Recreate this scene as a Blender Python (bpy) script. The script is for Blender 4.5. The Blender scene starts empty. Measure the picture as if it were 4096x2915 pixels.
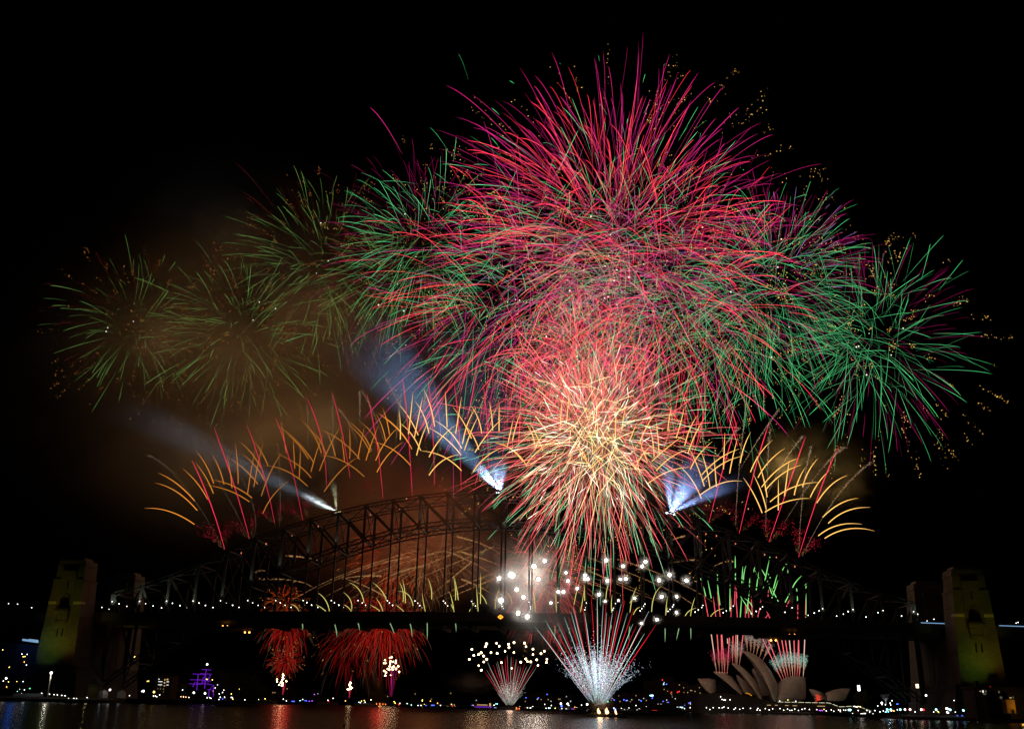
import bpy, bmesh, math, random
import numpy as np
from mathutils import Vector, Matrix

random.seed(5); RNG = np.random.default_rng(11)
SC = bpy.context.scene; COL = SC.collection; D = bpy.data

# ------------------------------------------------------------------ camera
CAM = np.array([56.17, -618.32, 3.05]); YAW, PIT, ROL, F = 0.08365, 0.33904, 0.02043, 3862.8
_fx = np.array([math.cos(YAW), math.sin(YAW), 0.0]); _fy = np.array([-math.sin(YAW), math.cos(YAW), 0.0]); _z = np.array([0, 0, 1.0])
FWD = math.cos(PIT) * _fy + math.sin(PIT) * _z
UP0 = -math.sin(PIT) * _fy + math.cos(PIT) * _z
RT = math.cos(ROL) * _fx + math.sin(ROL) * UP0
UP = -math.sin(ROL) * _fx + math.cos(ROL) * UP0
cam_d = D.cameras.new('camera'); cam = D.objects.new('camera', cam_d); COL.objects.link(cam)
cam.matrix_world = Matrix([[RT[0], UP[0], -FWD[0], CAM[0]], [RT[1], UP[1], -FWD[1], CAM[1]], [RT[2], UP[2], -FWD[2], CAM[2]], [0, 0, 0, 1]])
cam_d.sensor_width = 36.0; cam_d.lens = 36.0 * F / 4096; cam_d.clip_start = 1.0; cam_d.clip_end = 20000
SC.camera = cam

# ------------------------------------------------------------------ night sky, exposure
W = D.worlds.new('World'); SC.world = W; W.use_nodes = True
nt = W.node_tree; bg = nt.nodes['Background']
sky = nt.nodes.new('ShaderNodeTexSky'); sky.sky_type = 'NISHITA'; sky.sun_disc = False
sky.sun_elevation = math.radians(-9); sky.sun_rotation = math.radians(200)
nt.links.new(sky.outputs['Color'], bg.inputs['Color']); bg.inputs['Strength'].default_value = 0.01
SC.view_settings.view_transform = 'Standard'; SC.view_settings.look = 'None'
SC.view_settings.exposure = 0.0; SC.view_settings.gamma = 1.0
SC.render.engine = 'CYCLES'
cy = SC.cycles
cy.use_denoising = True; cy.max_bounces = 4; cy.diffuse_bounces = 1; cy.glossy_bounces = 2; cy.volume_bounces = 0
cy.transmission_bounces = 1; cy.transparent_max_bounces = 8
cy.sample_clamp_indirect = 4.0; cy.caustics_reflective = False; cy.caustics_refractive = False
cy.volume_step_rate = 1.0; cy.volume_max_steps = 256

# ------------------------------------------------------------------ helpers
def lin(r, g, b):
    return tuple(((c / 255) / 12.92 if c <= 10 else (((c / 255) + .055) / 1.055) ** 2.4) for c in (r, g, b))

def ray(px, py):
    a, b = px - 2048.0, py - 1457.5          # undo nothing: RT/UP already hold the roll
    return FWD + RT * (a / F) - UP * (b / F)

def at(px, py, Y):                            # the point of the vertical plane y = Y seen at that picture point
    d = ray(px, py); t = (Y - CAM[1]) / d[1]
    return CAM + d * t

def ground(px, py, z=0.0):
    d = ray(px, py); t = (z - CAM[2]) / d[2]
    return CAM + d * t

def mpp(p):                                   # metres per photograph pixel at point p
    return float(np.dot(np.asarray(p) - CAM, FWD)) / F

def C(ox, oy, s, pts):                        # points measured in an enlargement -> photograph pixels
    return [(ox + x * s, oy + y * s) for x, y in pts]

ORD = 'first second third fourth fifth sixth seventh eighth ninth tenth eleventh twelfth thirteenth fourteenth fifteenth sixteenth seventeenth eighteenth nineteenth twentieth'.split()
TENS = {2: 'twenty', 3: 'thirty', 4: 'forty', 5: 'fifty', 6: 'sixty', 7: 'seventy', 8: 'eighty', 9: 'ninety'}
def ordn(n):
    if n <= 20: return ORD[n - 1]
    if n > 99: return 'hundred-and-' + ordn(n - 100) if n > 100 else 'hundredth'
    t, u = divmod(n, 10)
    return {2: 'twentieth', 3: 'thirtieth', 4: 'fortieth', 5: 'fiftieth', 6: 'sixtieth', 7: 'seventieth', 8: 'eightieth', 9: 'ninetieth'}[t] if u == 0 else TENS[t] + '-' + ORD[u - 1]

def tag(o, label=None, cat=None, group=None, kind=None):
    if label: o['label'] = label
    if cat: o['category'] = cat
    if group: o['group'] = group
    if kind: o['kind'] = kind
    return o

def empty(name, loc, label, cat, group=None):
    o = D.objects.new(name, None); COL.objects.link(o); o.location = Vector(loc); o.empty_display_size = .5
    return tag(o, label, cat, group)

def link(name, me, mat=None, parent=None, loc=None):
    """Verts of a part are given in world space; a parent sits at its own place without rotation or scale."""
    o = D.objects.new(name, me); COL.objects.link(o)
    if mat is not None:
        for m in (mat if isinstance(mat, (list, tuple)) else [mat]): me.materials.append(m)
    if parent is not None:
        o.parent = parent
        p = parent; off = Vector((0, 0, 0))
        while p is not None: off = off + p.location; p = p.parent
        o.location = -off
    if loc is not None: o.location = loc
    return o

def recenter(o):                              # put a top-level mesh's origin at its own base
    me = o.data; n = len(me.vertices); co = np.empty(n * 3, 'f'); me.vertices.foreach_get('co', co); co = co.reshape(-1, 3)
    c = co.mean(0); c[2] = co[:, 2].min(); co -= c; me.vertices.foreach_set('co', co.ravel()); me.update(); o.location = Vector(c.tolist())
    return o

def np_mesh(name, verts, faces, glow=None):
    verts = np.asarray(verts, 'f'); faces = np.asarray(faces, 'i'); k = faces.shape[1]
    me = D.meshes.new(name); me.vertices.add(len(verts)); me.vertices.foreach_set('co', verts.ravel())
    me.loops.add(faces.size); me.loops.foreach_set('vertex_index', faces.ravel())
    me.polygons.add(len(faces)); me.polygons.foreach_set('loop_start', np.arange(0, faces.size, k, dtype='i'))
    try: me.polygons.foreach_set('loop_total', np.full(len(faces), k, 'i'))
    except Exception: pass
    if glow is not None:
        a = me.color_attributes.new('glow', 'FLOAT_COLOR', 'POINT')
        g = np.ones((len(verts), 4), 'f'); g[:, :3] = glow; a.data.foreach_set('color', g.ravel())
    me.update(calc_edges=True); me.validate()
    return me

def tubes(paths, radii, cols, sides=3):
    """paths (n,m,3), radii (n,m), cols (n,m,3): n glowing filaments as one set of verts, faces, colours"""
    P = np.asarray(paths, float); n, m, _ = P.shape
    T = np.gradient(P, axis=1); T /= np.linalg.norm(T, axis=2, keepdims=True) + 1e-9
    ref = np.broadcast_to(np.array([0.05, 1.0, 0.03]), T.shape)
    A = np.cross(T, ref); A /= np.linalg.norm(A, axis=2, keepdims=True) + 1e-9
    B = np.cross(T, A)
    ang = np.arange(sides) * 2 * math.pi / sides
    V = P[:, :, None, :] + radii[:, :, None, None] * (np.cos(ang)[None, None, :, None] * A[:, :, None, :] + np.sin(ang)[None, None, :, None] * B[:, :, None, :])
    idx = np.arange(n * m * sides).reshape(n, m, sides)
    a = idx[:, :-1, :]; b = np.roll(a, -1, axis=2); c = idx[:, 1:, :]; d = np.roll(c, -1, axis=2)
    Fc = np.stack([a, b, d, c], -1).reshape(-1, 4)
    G = np.repeat(np.asarray(cols, float)[:, :, None, :], sides, 2).reshape(-1, 3)
    return V.reshape(-1, 3), Fc, G

_OV = np.array([[1, 0, 0], [-1, 0, 0], [0, 1, 0], [0, -1, 0], [0, 0, 1], [0, 0, -1]], float)
_OF = np.array([[0, 2, 4], [2, 1, 4], [1, 3, 4], [3, 0, 4], [2, 0, 5], [1, 2, 5], [3, 1, 5], [0, 3, 5]])
def dots(pts, rad, cols):
    pts = np.asarray(pts, float); n = len(pts); rad = np.broadcast_to(rad, n)
    V = pts[:, None, :] + rad[:, None, None] * _OV[None]
    Fc = (_OF[None] + (np.arange(n) * 6)[:, None, None]).reshape(-1, 3)
    return V.reshape(-1, 3), Fc, np.repeat(np.broadcast_to(cols, (n, 3)), 6, 0)

def bez(p0, pm, p1, m=12):                    # parabola through three points
    t = np.linspace(0, 1, m)[:, None]; p0, pm, p1 = map(np.asarray, (p0, pm, p1))
    q = 2 * pm - .5 * p0 - .5 * p1
    return (1 - t) ** 2 * p0 + 2 * t * (1 - t) * q + t * t * p1

class MB:                                     # collects boxes and bars for one mesh
    def __init__(s): s.v = []; s.f = []
    def box(s, c, d, rz=0.0):
        n = len(s.v); ca, sa = math.cos(rz), math.sin(rz)
        for x in (-.5, .5):
            for y in (-.5, .5):
                for z in (-.5, .5):
                    X, Y = x * d[0], y * d[1]
                    s.v.append((c[0] + X * ca - Y * sa, c[1] + X * sa + Y * ca, c[2] + z * d[2]))
        s.f += [tuple(n + i for i in q) for q in ((0, 1, 3, 2), (4, 6, 7, 5), (0, 4, 5, 1), (2, 3, 7, 6), (0, 2, 6, 4), (1, 5, 7, 3))]; return s
    def bar(s, a, b, w, h=None):
        h = h or w; a = np.asarray(a, float); b = np.asarray(b, float); t = b - a; t /= np.linalg.norm(t)
        r = np.cross(t, (0, 1, 0) if abs(t[1]) < .95 else (1, 0, 0)); r /= np.linalg.norm(r); u = np.cross(r, t); n = len(s.v)
        for p in (a, b):
            for i, j in ((-1, -1), (1, -1), (1, 1), (-1, 1)): s.v.append(tuple(p + r * i * h / 2 + u * j * w / 2))
        s.f += [tuple(n + i for i in q) for q in ((0, 1, 2, 3), (7, 6, 5, 4), (0, 4, 5, 1), (1, 5, 6, 2), (2, 6, 7, 3), (3, 7, 4, 0))]; return s
    def lattice(s, a, b, w, h, pitch):        # two flanges with zigzag lacing, as on riveted steel
        a = np.asarray(a, float); b = np.asarray(b, float); t = b - a; L = np.linalg.norm(t); t /= L
        r = np.cross(t, (0, 1, 0)); r /= np.linalg.norm(r)
        for k in (-1, 1): s.bar(a + r * k * h * .4, b + r * k * h * .4, w, h * .22)
        n = max(2, int(L / pitch)); k = 1
        for i in range(n):
            p = a + t * L * i / n; q = a + t * L * (i + 1) / n; s.bar(p + r * k * h * .4, q - r * k * h * .4, w * .3, h * .12); k = -k
        return s
    def prism(s, prof, y0, y1):               # outline in x,z pulled from y0 to y1
        n = len(s.v); k = len(prof)
        for y in (y0, y1): s.v += [(x, y, z) for x, z in prof]
        s.f.append(tuple(range(n, n + k))); s.f.append(tuple(range(n + 2 * k - 1, n + k - 1, -1)))
        for i in range(k): j = (i + 1) % k; s.f.append((n + i, n + k + i, n + k + j, n + j))
        return s
    def loft(s, rings):
        n = len(s.v); k = len(rings[0])
        for r in rings: s.v += [tuple(p) for p in r]
        for j in range(len(rings) - 1):
            for i in range(k): a = n + j * k + i; b = n + j * k + (i + 1) % k; s.f.append((a, b, b + k, a + k))
        s.f.append(tuple(range(n + k - 1, n - 1, -1))); s.f.append(tuple(range(n + (len(rings) - 1) * k, n + len(rings) * k))); return s
    def mesh(s, name):
        me = D.meshes.new(name); me.from_pydata(s.v, [], s.f); me.update()
        bm = bmesh.new(); bm.from_mesh(me); bmesh.ops.recalc_face_normals(bm, faces=bm.faces); bm.to_mesh(me); bm.free(); return me
    def build(s, name, mat, parent=None): return link(name, s.mesh(name), mat, parent)

def ico(name, c, r, mat, parent=None, sub=2, scale=(1, 1, 1)):
    bm = bmesh.new(); bmesh.ops.create_icosphere(bm, subdivisions=sub, radius=1.0)
    for v in bm.verts: v.co = Vector((c[0] + v.co.x * r * scale[0], c[1] + v.co.y * r * scale[1], c[2] + v.co.z * r * scale[2]))
    me = D.meshes.new(name); bm.to_mesh(me); bm.free(); return link(name, me, mat, parent)

# ------------------------------------------------------------------ materials
def mat_new(name):
    m = D.materials.new(name); m.use_nodes = True; m.node_tree.nodes.clear(); return m, m.node_tree.nodes, m.node_tree.links

def surf(name, col, rough=.6, metal=0.0, var=.25, scale=.3, bump=.2, brick=None):
    m, N, L = mat_new(name)
    o = N.new('ShaderNodeOutputMaterial'); b = N.new('ShaderNodeBsdfPrincipled'); L.new(b.outputs[0], o.inputs[0])
    tc = N.new('ShaderNodeTexCoord'); nz = N.new('ShaderNodeTexNoise'); nz.inputs['Scale'].default_value = scale; nz.inputs['Detail'].default_value = 6
    L.new(tc.outputs['Object'], nz.inputs['Vector'])
    r = N.new('ShaderNodeValToRGB'); L.new(nz.outputs['Fac'], r.inputs[0])
    r.color_ramp.elements[0].position = .3; r.color_ramp.elements[1].position = .72
    r.color_ramp.elements[0].color = tuple(c * (1 - var) for c in col) + (1,); r.color_ramp.elements[1].color = tuple(min(1, c * (1 + var)) for c in col) + (1,)
    bp = N.new('ShaderNodeBump'); bp.inputs['Strength'].default_value = bump
    if brick:
        mp = N.new('ShaderNodeMapping'); mp.inputs['Rotation'].default_value = (math.radians(-90), 0, 0); L.new(tc.outputs['Object'], mp.inputs[0])
        bk = N.new('ShaderNodeTexBrick'); bk.inputs['Scale'].default_value = 1.0; bk.inputs['Brick Width'].default_value = brick[0]; bk.inputs['Row Height'].default_value = brick[1]
        bk.inputs['Mortar Size'].default_value = .06; bk.inputs['Color2'].default_value = (.72, .72, .72, 1); bk.inputs['Color1'].default_value = (1, 1, 1, 1); bk.inputs['Mortar'].default_value = (.45, .45, .45, 1)
        L.new(mp.outputs[0], bk.inputs['Vector'])
        mx = N.new('ShaderNodeMix'); mx.data_type = 'RGBA'; mx.blend_type = 'MULTIPLY'; mx.inputs[0].default_value = 1
        L.new(r.outputs[0], mx.inputs[6]); L.new(bk.outputs['Color'], mx.inputs[7]); L.new(mx.outputs[2], b.inputs['Base Color']); L.new(bk.outputs['Fac'], bp.inputs['Height']); bp.invert = True
    else:
        L.new(r.outputs[0], b.inputs['Base Color']); L.new(nz.outputs['Fac'], bp.inputs['Height'])
    L.new(bp.outputs[0], b.inputs['Normal']); b.inputs['Roughness'].default_value = rough; b.inputs['Metallic'].default_value = metal
    return m

def glowing(name, col, strength, sampled=True):
    m, N, L = mat_new(name); o = N.new('ShaderNodeOutputMaterial'); e = N.new('ShaderNodeEmission'); L.new(e.outputs[0], o.inputs[0])
    e.inputs[0].default_value = tuple(col) + (1,); e.inputs[1].default_value = strength
    m.cycles.emission_sampling = 'AUTO' if sampled else 'NONE'; return m

def ember_mat():
    m, N, L = mat_new('burning_sparks'); o = N.new('ShaderNodeOutputMaterial'); e = N.new('ShaderNodeEmission'); L.new(e.outputs[0], o.inputs[0])
    a = N.new('ShaderNodeAttribute'); a.attribute_name = 'glow'; L.new(a.outputs['Color'], e.inputs[0]); e.inputs[1].default_value = 1.0
    m.cycles.emission_sampling = 'NONE'; return m

EMBER = ember_mat()
STEEL = surf('grey_painted_steel', (.028, .03, .031), .75, 0, .3, .15)
STEELD = surf('dark_deck_steel', (.02, .02, .021), .8, 0, .3, .2)
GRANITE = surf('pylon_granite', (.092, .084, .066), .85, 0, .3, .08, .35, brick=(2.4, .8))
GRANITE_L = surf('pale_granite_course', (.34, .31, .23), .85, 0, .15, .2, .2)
SHADED_STONE = surf('shaded_granite', (.025, .022, .02), .9, 0, .3, .1)  # granite copy with the abutments' shade put into its colour
WALL = surf('night_render', (.03, .028, .027), .9, 0, .4, .2)
EARTH = surf('foreshore_earth', (.009, .009, .007), .95, 0, .4, .05)
TILE = surf('shell_tiles', (.62, .58, .54), .35, 0, .12, .12, .15, brick=(1.2, 1.2))
TILE_E = surf('shell_rim_concrete', (.7, .64, .55), .6, 0, .1, .2)
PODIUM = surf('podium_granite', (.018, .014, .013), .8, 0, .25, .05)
HULL = surf('barge_steel', (.03, .03, .03), .6, 0, .4, .5)
LEAF = surf('night_foliage', (.03, .04, .018), .8, 0, .4, .5)
BARK = surf('bark', (.05, .04, .03), .9, 0, .4, 1.0)
BRASS = surf('lamp_casing', (.08, .08, .08), .5, .5, .2, 2)
L_WHITE = glowing('cool_white_lamp', (1, .97, .9), 5)
L_WARM = glowing('warm_white_lamp', (1, .76, .44), 5)
L_ORANGE = glowing('orange_lamp', (1, .36, .06), 7)
L_EMBERLAMP = glowing('dim_orange_lamp', (1, .3, .12), .9, False)
L_BLUE = glowing('blue_lamp', (.06, .12, 1), 5)
L_CYAN = glowing('cyan_lamp', (.35, .9, 1), 5)
L_RED = glowing('red_lamp', (1, .03, .02), 4)
L_GREEN = glowing('green_lamp', (.1, 1, .35), 5)
L_YEL = glowing('yellow_lamp', (1, .72, .12), 6)
L_PURP = glowing('purple_strip', (.22, .02, .75), .75, False)
L_VIO = glowing('violet_lamp', (.5, .1, 1), 3)
L_STRIP = glowing('pale_blue_strip', (.35, .62, 1), .55, False)
WIN_W = glowing('lit_window_white', (.9, .95, 1), 1.1, False)
WIN_Y = glowing('lit_window_amber', (1, .66, .25), .55, False)
WIN_D = glowing('dim_lit_window', (1, .75, .4), .12, False)
FLARE = glowing('white_star_flare', (1, .95, .86), 22)
FLARE_W = glowing('warm_star_flare', (1, .72, .36), 9)
FLAME = glowing('barge_flame', (1, .55, .22), 4.5)
FLAME_O = glowing('small_orange_flame', (1, .22, .05), 2.0)
LENS = glowing('searchlight_lens', (.8, .9, 1), 4)
LENS_Y = glowing('yellowed_searchlight_lens', (1, .9, .42), 2)

def halo_mat():  # thin smoke for the added bloom around the stars
    m, N, L = mat_new('flare_bloom_smoke'); o = N.new('ShaderNodeOutputMaterial'); v = N.new('ShaderNodeVolumePrincipled'); L.new(v.outputs[0], o.inputs['Volume']); v.inputs['Color'].default_value = (.9, .9, .9, 1)
    tc = N.new('ShaderNodeTexCoord'); ln = N.new('ShaderNodeVectorMath'); ln.operation = 'LENGTH'; L.new(tc.outputs['Object'], ln.inputs[0])
    f = N.new('ShaderNodeMapRange'); f.interpolation_type = 'SMOOTHERSTEP'; f.inputs['From Min'].default_value = 1.0; f.inputs['From Max'].default_value = .1; f.inputs['To Max'].default_value = .05; L.new(ln.outputs['Value'], f.inputs['Value']); L.new(f.outputs[0], v.inputs['Density'])
    return m
HALO = halo_mat()
def lamp_point(name, loc, energy, col, rad=3.0):
    l = D.lights.new(name, 'POINT'); l.energy = energy; l.color = col; l.shadow_soft_size = rad
    o = D.objects.new(name, l); COL.objects.link(o); o.location = Vector(loc); return o

def lamp_spot(name, loc, tgt, energy, col, deg, blend=.5, rad=1.0):
    l = D.lights.new(name, 'SPOT'); l.energy = energy; l.color = col; l.spot_size = math.radians(deg); l.spot_blend = blend; l.shadow_soft_size = rad
    o = D.objects.new(name, l); COL.objects.link(o); o.location = Vector(loc)
    o.rotation_euler = (Vector(tgt) - Vector(loc)).to_track_quat('-Z', 'Y').to_euler(); return o
# ------------------------------------------------------------------ water, land
def water_mat():
    m, N, L = mat_new('harbour_water'); o = N.new('ShaderNodeOutputMaterial'); b = N.new('ShaderNodeBsdfPrincipled'); L.new(b.outputs[0], o.inputs[0])
    b.inputs['Base Color'].default_value = (.004, .006, .007, 1); b.inputs['Roughness'].default_value = .2; b.inputs['Specular IOR Level'].default_value = .12; b.inputs['IOR'].default_value = 1.14
    tc = N.new('ShaderNodeTexCoord'); mp = N.new('ShaderNodeMapping'); mp.inputs['Scale'].default_value = (.05, .22, 1); L.new(tc.outputs['Object'], mp.inputs[0])
    nz = N.new('ShaderNodeTexNoise'); nz.inputs['Scale'].default_value = 1.0; nz.inputs['Detail'].default_value = 5; L.new(mp.outputs[0], nz.inputs['Vector'])
    bp = N.new('ShaderNodeBump'); bp.inputs['Strength'].default_value = .28; bp.inputs['Distance'].default_value = .35; L.new(nz.outputs['Fac'], bp.inputs['Height']); L.new(bp.outputs[0], b.inputs['Normal'])
    return m
me = D.meshes.new('water'); me.from_pydata([(-6000, -900, 0), (6000, -900, 0), (6000, 9000, 0), (-6000, 9000, 0)], [], [(0, 1, 2, 3)])
tag(link('water', me, water_mat()), kind='structure')

SHORE = [(-300, 2798), (0, 2802), (200, 2806.5), (300, 2809.5), (480, 2812), (560, 2807), (700, 2803), (1000, 2809), (1250, 2813), (1600, 2819), (2048, 2828.5), (2600, 2841), (2770, 2847.2), (2820, 2849), (3072, 2854.8), (3400, 2862.5), (3520, 2870), (3600, 2875), (3850, 2882), (4096, 2889), (4400, 2898)]
_sx = [p[0] for p in SHORE]; _sy = [p[1] for p in SHORE]
def shore_pt(px, z=0.0): return ground(px, np.interp(px, _sx, _sy), z)
def shore_Y(px): return float(shore_pt(px)[1])
pts = [shore_pt(x) for x in np.linspace(-300, 4400, 90)]
V = []; n = len(pts)
for p in pts: V.append((p[0], p[1], -1))
for p in pts: V.append((p[0], p[1], 1.6))
for p in pts: V.append((p[0] + (p[0] - CAM[0]) * .02, p[1] + 14, 2.6))
for p in pts: V.append((p[0] * 1.6 + (p[0] - CAM[0]) * 1.5, 5200, 3.0))
fs = [(r * n + i, r * n + i + 1, (r + 1) * n + i + 1, (r + 1) * n + i) for r in range(3) for i in range(n - 1)]
me = D.meshes.new('foreshore'); me.from_pydata(V, [], fs); tag(link('foreshore', me, EARTH), kind='structure')

def ridge(name, prof, Y, depth, base=0.0):    # rounded hill from a measured skyline at its own distance
    xs = np.linspace(prof[0][0], prof[-1][0], 70); ys = np.interp(xs, [p[0] for p in prof], [p[1] for p in prof])
    V = []; rows = 5
    for r in range(rows + 1):
        t = r / rows; h = math.sin(t * math.pi / 2)
        for i, (x, y) in enumerate(zip(xs, ys)):
            p = at(x, y + 2 * math.sin(i * 1.7), Y); z = base + (p[2] - base) * h
            V.append((p[0], Y - depth * (1 - t), z))
    k = len(xs)
    for i in range(k): V.append((V[rows * k + i][0], Y + depth, base))
    fs = [(r * k + i, r * k + i + 1, (r + 1) * k + i + 1, (r + 1) * k + i) for r in range(rows + 1) for i in range(k - 1)]
    me = D.meshes.new(name); me.from_pydata(V, [], fs); return tag(link(name, me, EARTH), kind='structure')
ridge('hills', [(1000, 2800), (1200, 2775), (1500, 2765), (1750, 2760), (2000, 2765), (2250, 2775), (2500, 2768), (2620, 2750), (2800, 2760), (3000, 2790), (3300, 2820), (3700, 2830)], 1900, 500)
ridge('headland', [(640, 2795), (690, 2760), (730, 2690), (780, 2660), (840, 2650), (880, 2680), (930, 2672), (985, 2690), (1030, 2740), (1080, 2785), (1120, 2800)], 1000, 90)

# ------------------------------------------------------------------ the arch bridge
PAN = 17.96
TOPZ = {14: 66.05, 13: 71.2, 12: 77.5, 11: 85.1, 10: 94.8}
def top_z(k): k = abs(k); return TOPZ[k] if k >= 10 else 134 - .001215 * (k * PAN) ** 2
def low_z(k): return 9 + 107 * (1 - (k / 14) ** 2)
def deck_z(x):
    a = abs(x); return 56.84 - 2.855 * (min(a, 262) / 250) ** 2 - max(0, a - 262) * .024
bridge = empty('steel_arch_bridge', (0, 15, 0), 'dark steel arch bridge spanning the harbour behind the fireworks', 'bridge')
for ty in (0.0, 30.0):
    a = MB(); lo = MB()
    for k in range(-14, 14):
        a.lattice((k * PAN, ty, top_z(k)), ((k + 1) * PAN, ty, top_z(k + 1)), 1.1, 2.6, 3.0)
        lo.lattice((k * PAN, ty, low_z(k)), ((k + 1) * PAN, ty, low_z(k + 1)), 1.2, 3.2, 3.0)
    tr = D.objects.new('arch_truss', None); COL.objects.link(tr); tr.parent = bridge; tr.location = (0, ty - 15, 0)
    a.build('upper_chord', STEEL, tr); lo.build('lower_chord', STEEL, tr)
    for k in range(-14, 15):
        MB().bar((k * PAN, ty, low_z(k)), (k * PAN, ty, top_z(k)), .9, 1.7 if abs(k) < 14 else 3.0).build('post', STEEL, tr)
        if k < 0: MB().bar((k * PAN, ty, top_z(k)), ((k + 1) * PAN, ty, low_z(k + 1)), .8, 1.3).build('diagonal', STEEL, tr)
        if k > 0: MB().bar((k * PAN, ty, top_z(k)), ((k - 1) * PAN, ty, low_z(k - 1)), .8, 1.3).build('diagonal', STEEL, tr)
    for k in range(-10, 11): MB().bar((k * PAN, ty, deck_z(k * PAN) - 6), (k * PAN, ty, low_z(k)), .8, 1.0).build('hanger', STEEL, bridge)
bu = MB(); low = [MB(), MB(), MB()]
for k in range(-14, 15):
    for zf, b in ((top_z, bu), (low_z, low[0 if k < -9 else (1 if k < 10 else 2)])):
        if zf is low_z and abs(k * PAN) > 165 and abs(k * PAN) < 205: continue
        b.bar((k * PAN, 0, zf(k)), (k * PAN, 30, zf(k)), .9)
        if k < 14:
            b.bar((k * PAN, 0, zf(k)), ((k + 1) * PAN, 30, zf(k + 1)), .5); b.bar((k * PAN, 30, zf(k)), ((k + 1) * PAN, 0, zf(k + 1)), .5)
    if abs(k) <= 10:
        MB().bar((k * PAN, 0, low_z(k)), (k * PAN, 30, top_z(k)), .5).bar((k * PAN, 30, low_z(k)), (k * PAN, 0, top_z(k)), .5).build('sway_frame', STEEL, bridge)
bu.build('upper_bracing', STEEL, bridge)
for q in low: q.build('lower_bracing', STEEL, bridge)
deck = MB(); rail = MB(); cat = MB(); xs = list(np.arange(-700, 701, 14.0))
for x0, x1 in zip(xs[:-1], xs[1:]):
    z0, z1 = deck_z(x0), deck_z(x1)
    deck.loft([[(x0, -9.4, z0), (x0, 39.4, z0), (x0, 39.4, z0 - 5.5), (x0, 30, z0 - 7.6), (x0, 0, z0 - 7.6), (x0, -9.4, z0 - 5.5)],
               [(x1, -9.4, z1), (x1, 39.4, z1), (x1, 39.4, z1 - 5.5), (x1, 30, z1 - 7.6), (x1, 0, z1 - 7.6), (x1, -9.4, z1 - 5.5)]])
    for zz in (.9, 1.9): rail.bar((x0, -9.2, z0 + zz), (x1, -9.2, z1 + zz), .12)
    for i in range(4):
        t = i / 4; rail.bar((x0 + 14 * t, -9.2, z0 + (z1 - z0) * t), (x0 + 14 * t, -9.2, z0 + (z1 - z0) * t + 2.2), .14)
    if abs(x0) < 200:
        cat.bar((x0, -2.0, z0 - 9.2), (x1, -2.0, z1 - 9.2), .35)
        for i in range(3): t = i / 3; cat.bar((x0 + 14 * t, -2, z0 - 7.6), (x0 + 14 * t, -2, z0 + (z1 - z0) * t - 9.2), .16)
deck.build('deck', STEELD, bridge); rail.build('railing', STEELD, bridge); cat.build('inspection_walkway', STEELD, bridge)
for k in range(-9, 10): MB().prism([(k * PAN - 1.6, deck_z(k * PAN) - 7.5), (k * PAN + 1.6, deck_z(k * PAN) - 7.5), (k * PAN + .5, deck_z(k * PAN) - 9.6), (k * PAN - .5, deck_z(k * PAN) - 9.6)], -4, 34).build('cross_girder', STEELD, bridge)
for sx, px in ((-1, 820), (1, 3190)):         # hanging maintenance gantries at the quarter points
    g = MB()
    for i in range(9): g.box((sx * 178 + (i - 4) * 4.4, 6, deck_z(178) - 8.6 - 1.2 * math.sin(i / 8 * math.pi)), (4.3, 30, 1.6))
    g.build('maintenance_gantry', STEELD, bridge)
mb = MB()                                      # signal cabinet on the walkway rail, left of the diamond sign
p = at(1951, 2440, -9.0); mb.box((p[0], -9.0, p[2]), (1.5, .9, 4.4)); mb.box((p[0] - .5, -9.0, p[2] + 2), (3.4, .7, 1.5)); mb.box((p[0] + .3, -9.0, p[2] + 3.2), (.4, .4, 1.6))
o = tag(mb.build('lookout_camera_mast', STEELD), 'dark camera mast standing on the bridge railing left of the red diamond sign', 'mast'); recenter(o)

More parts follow.
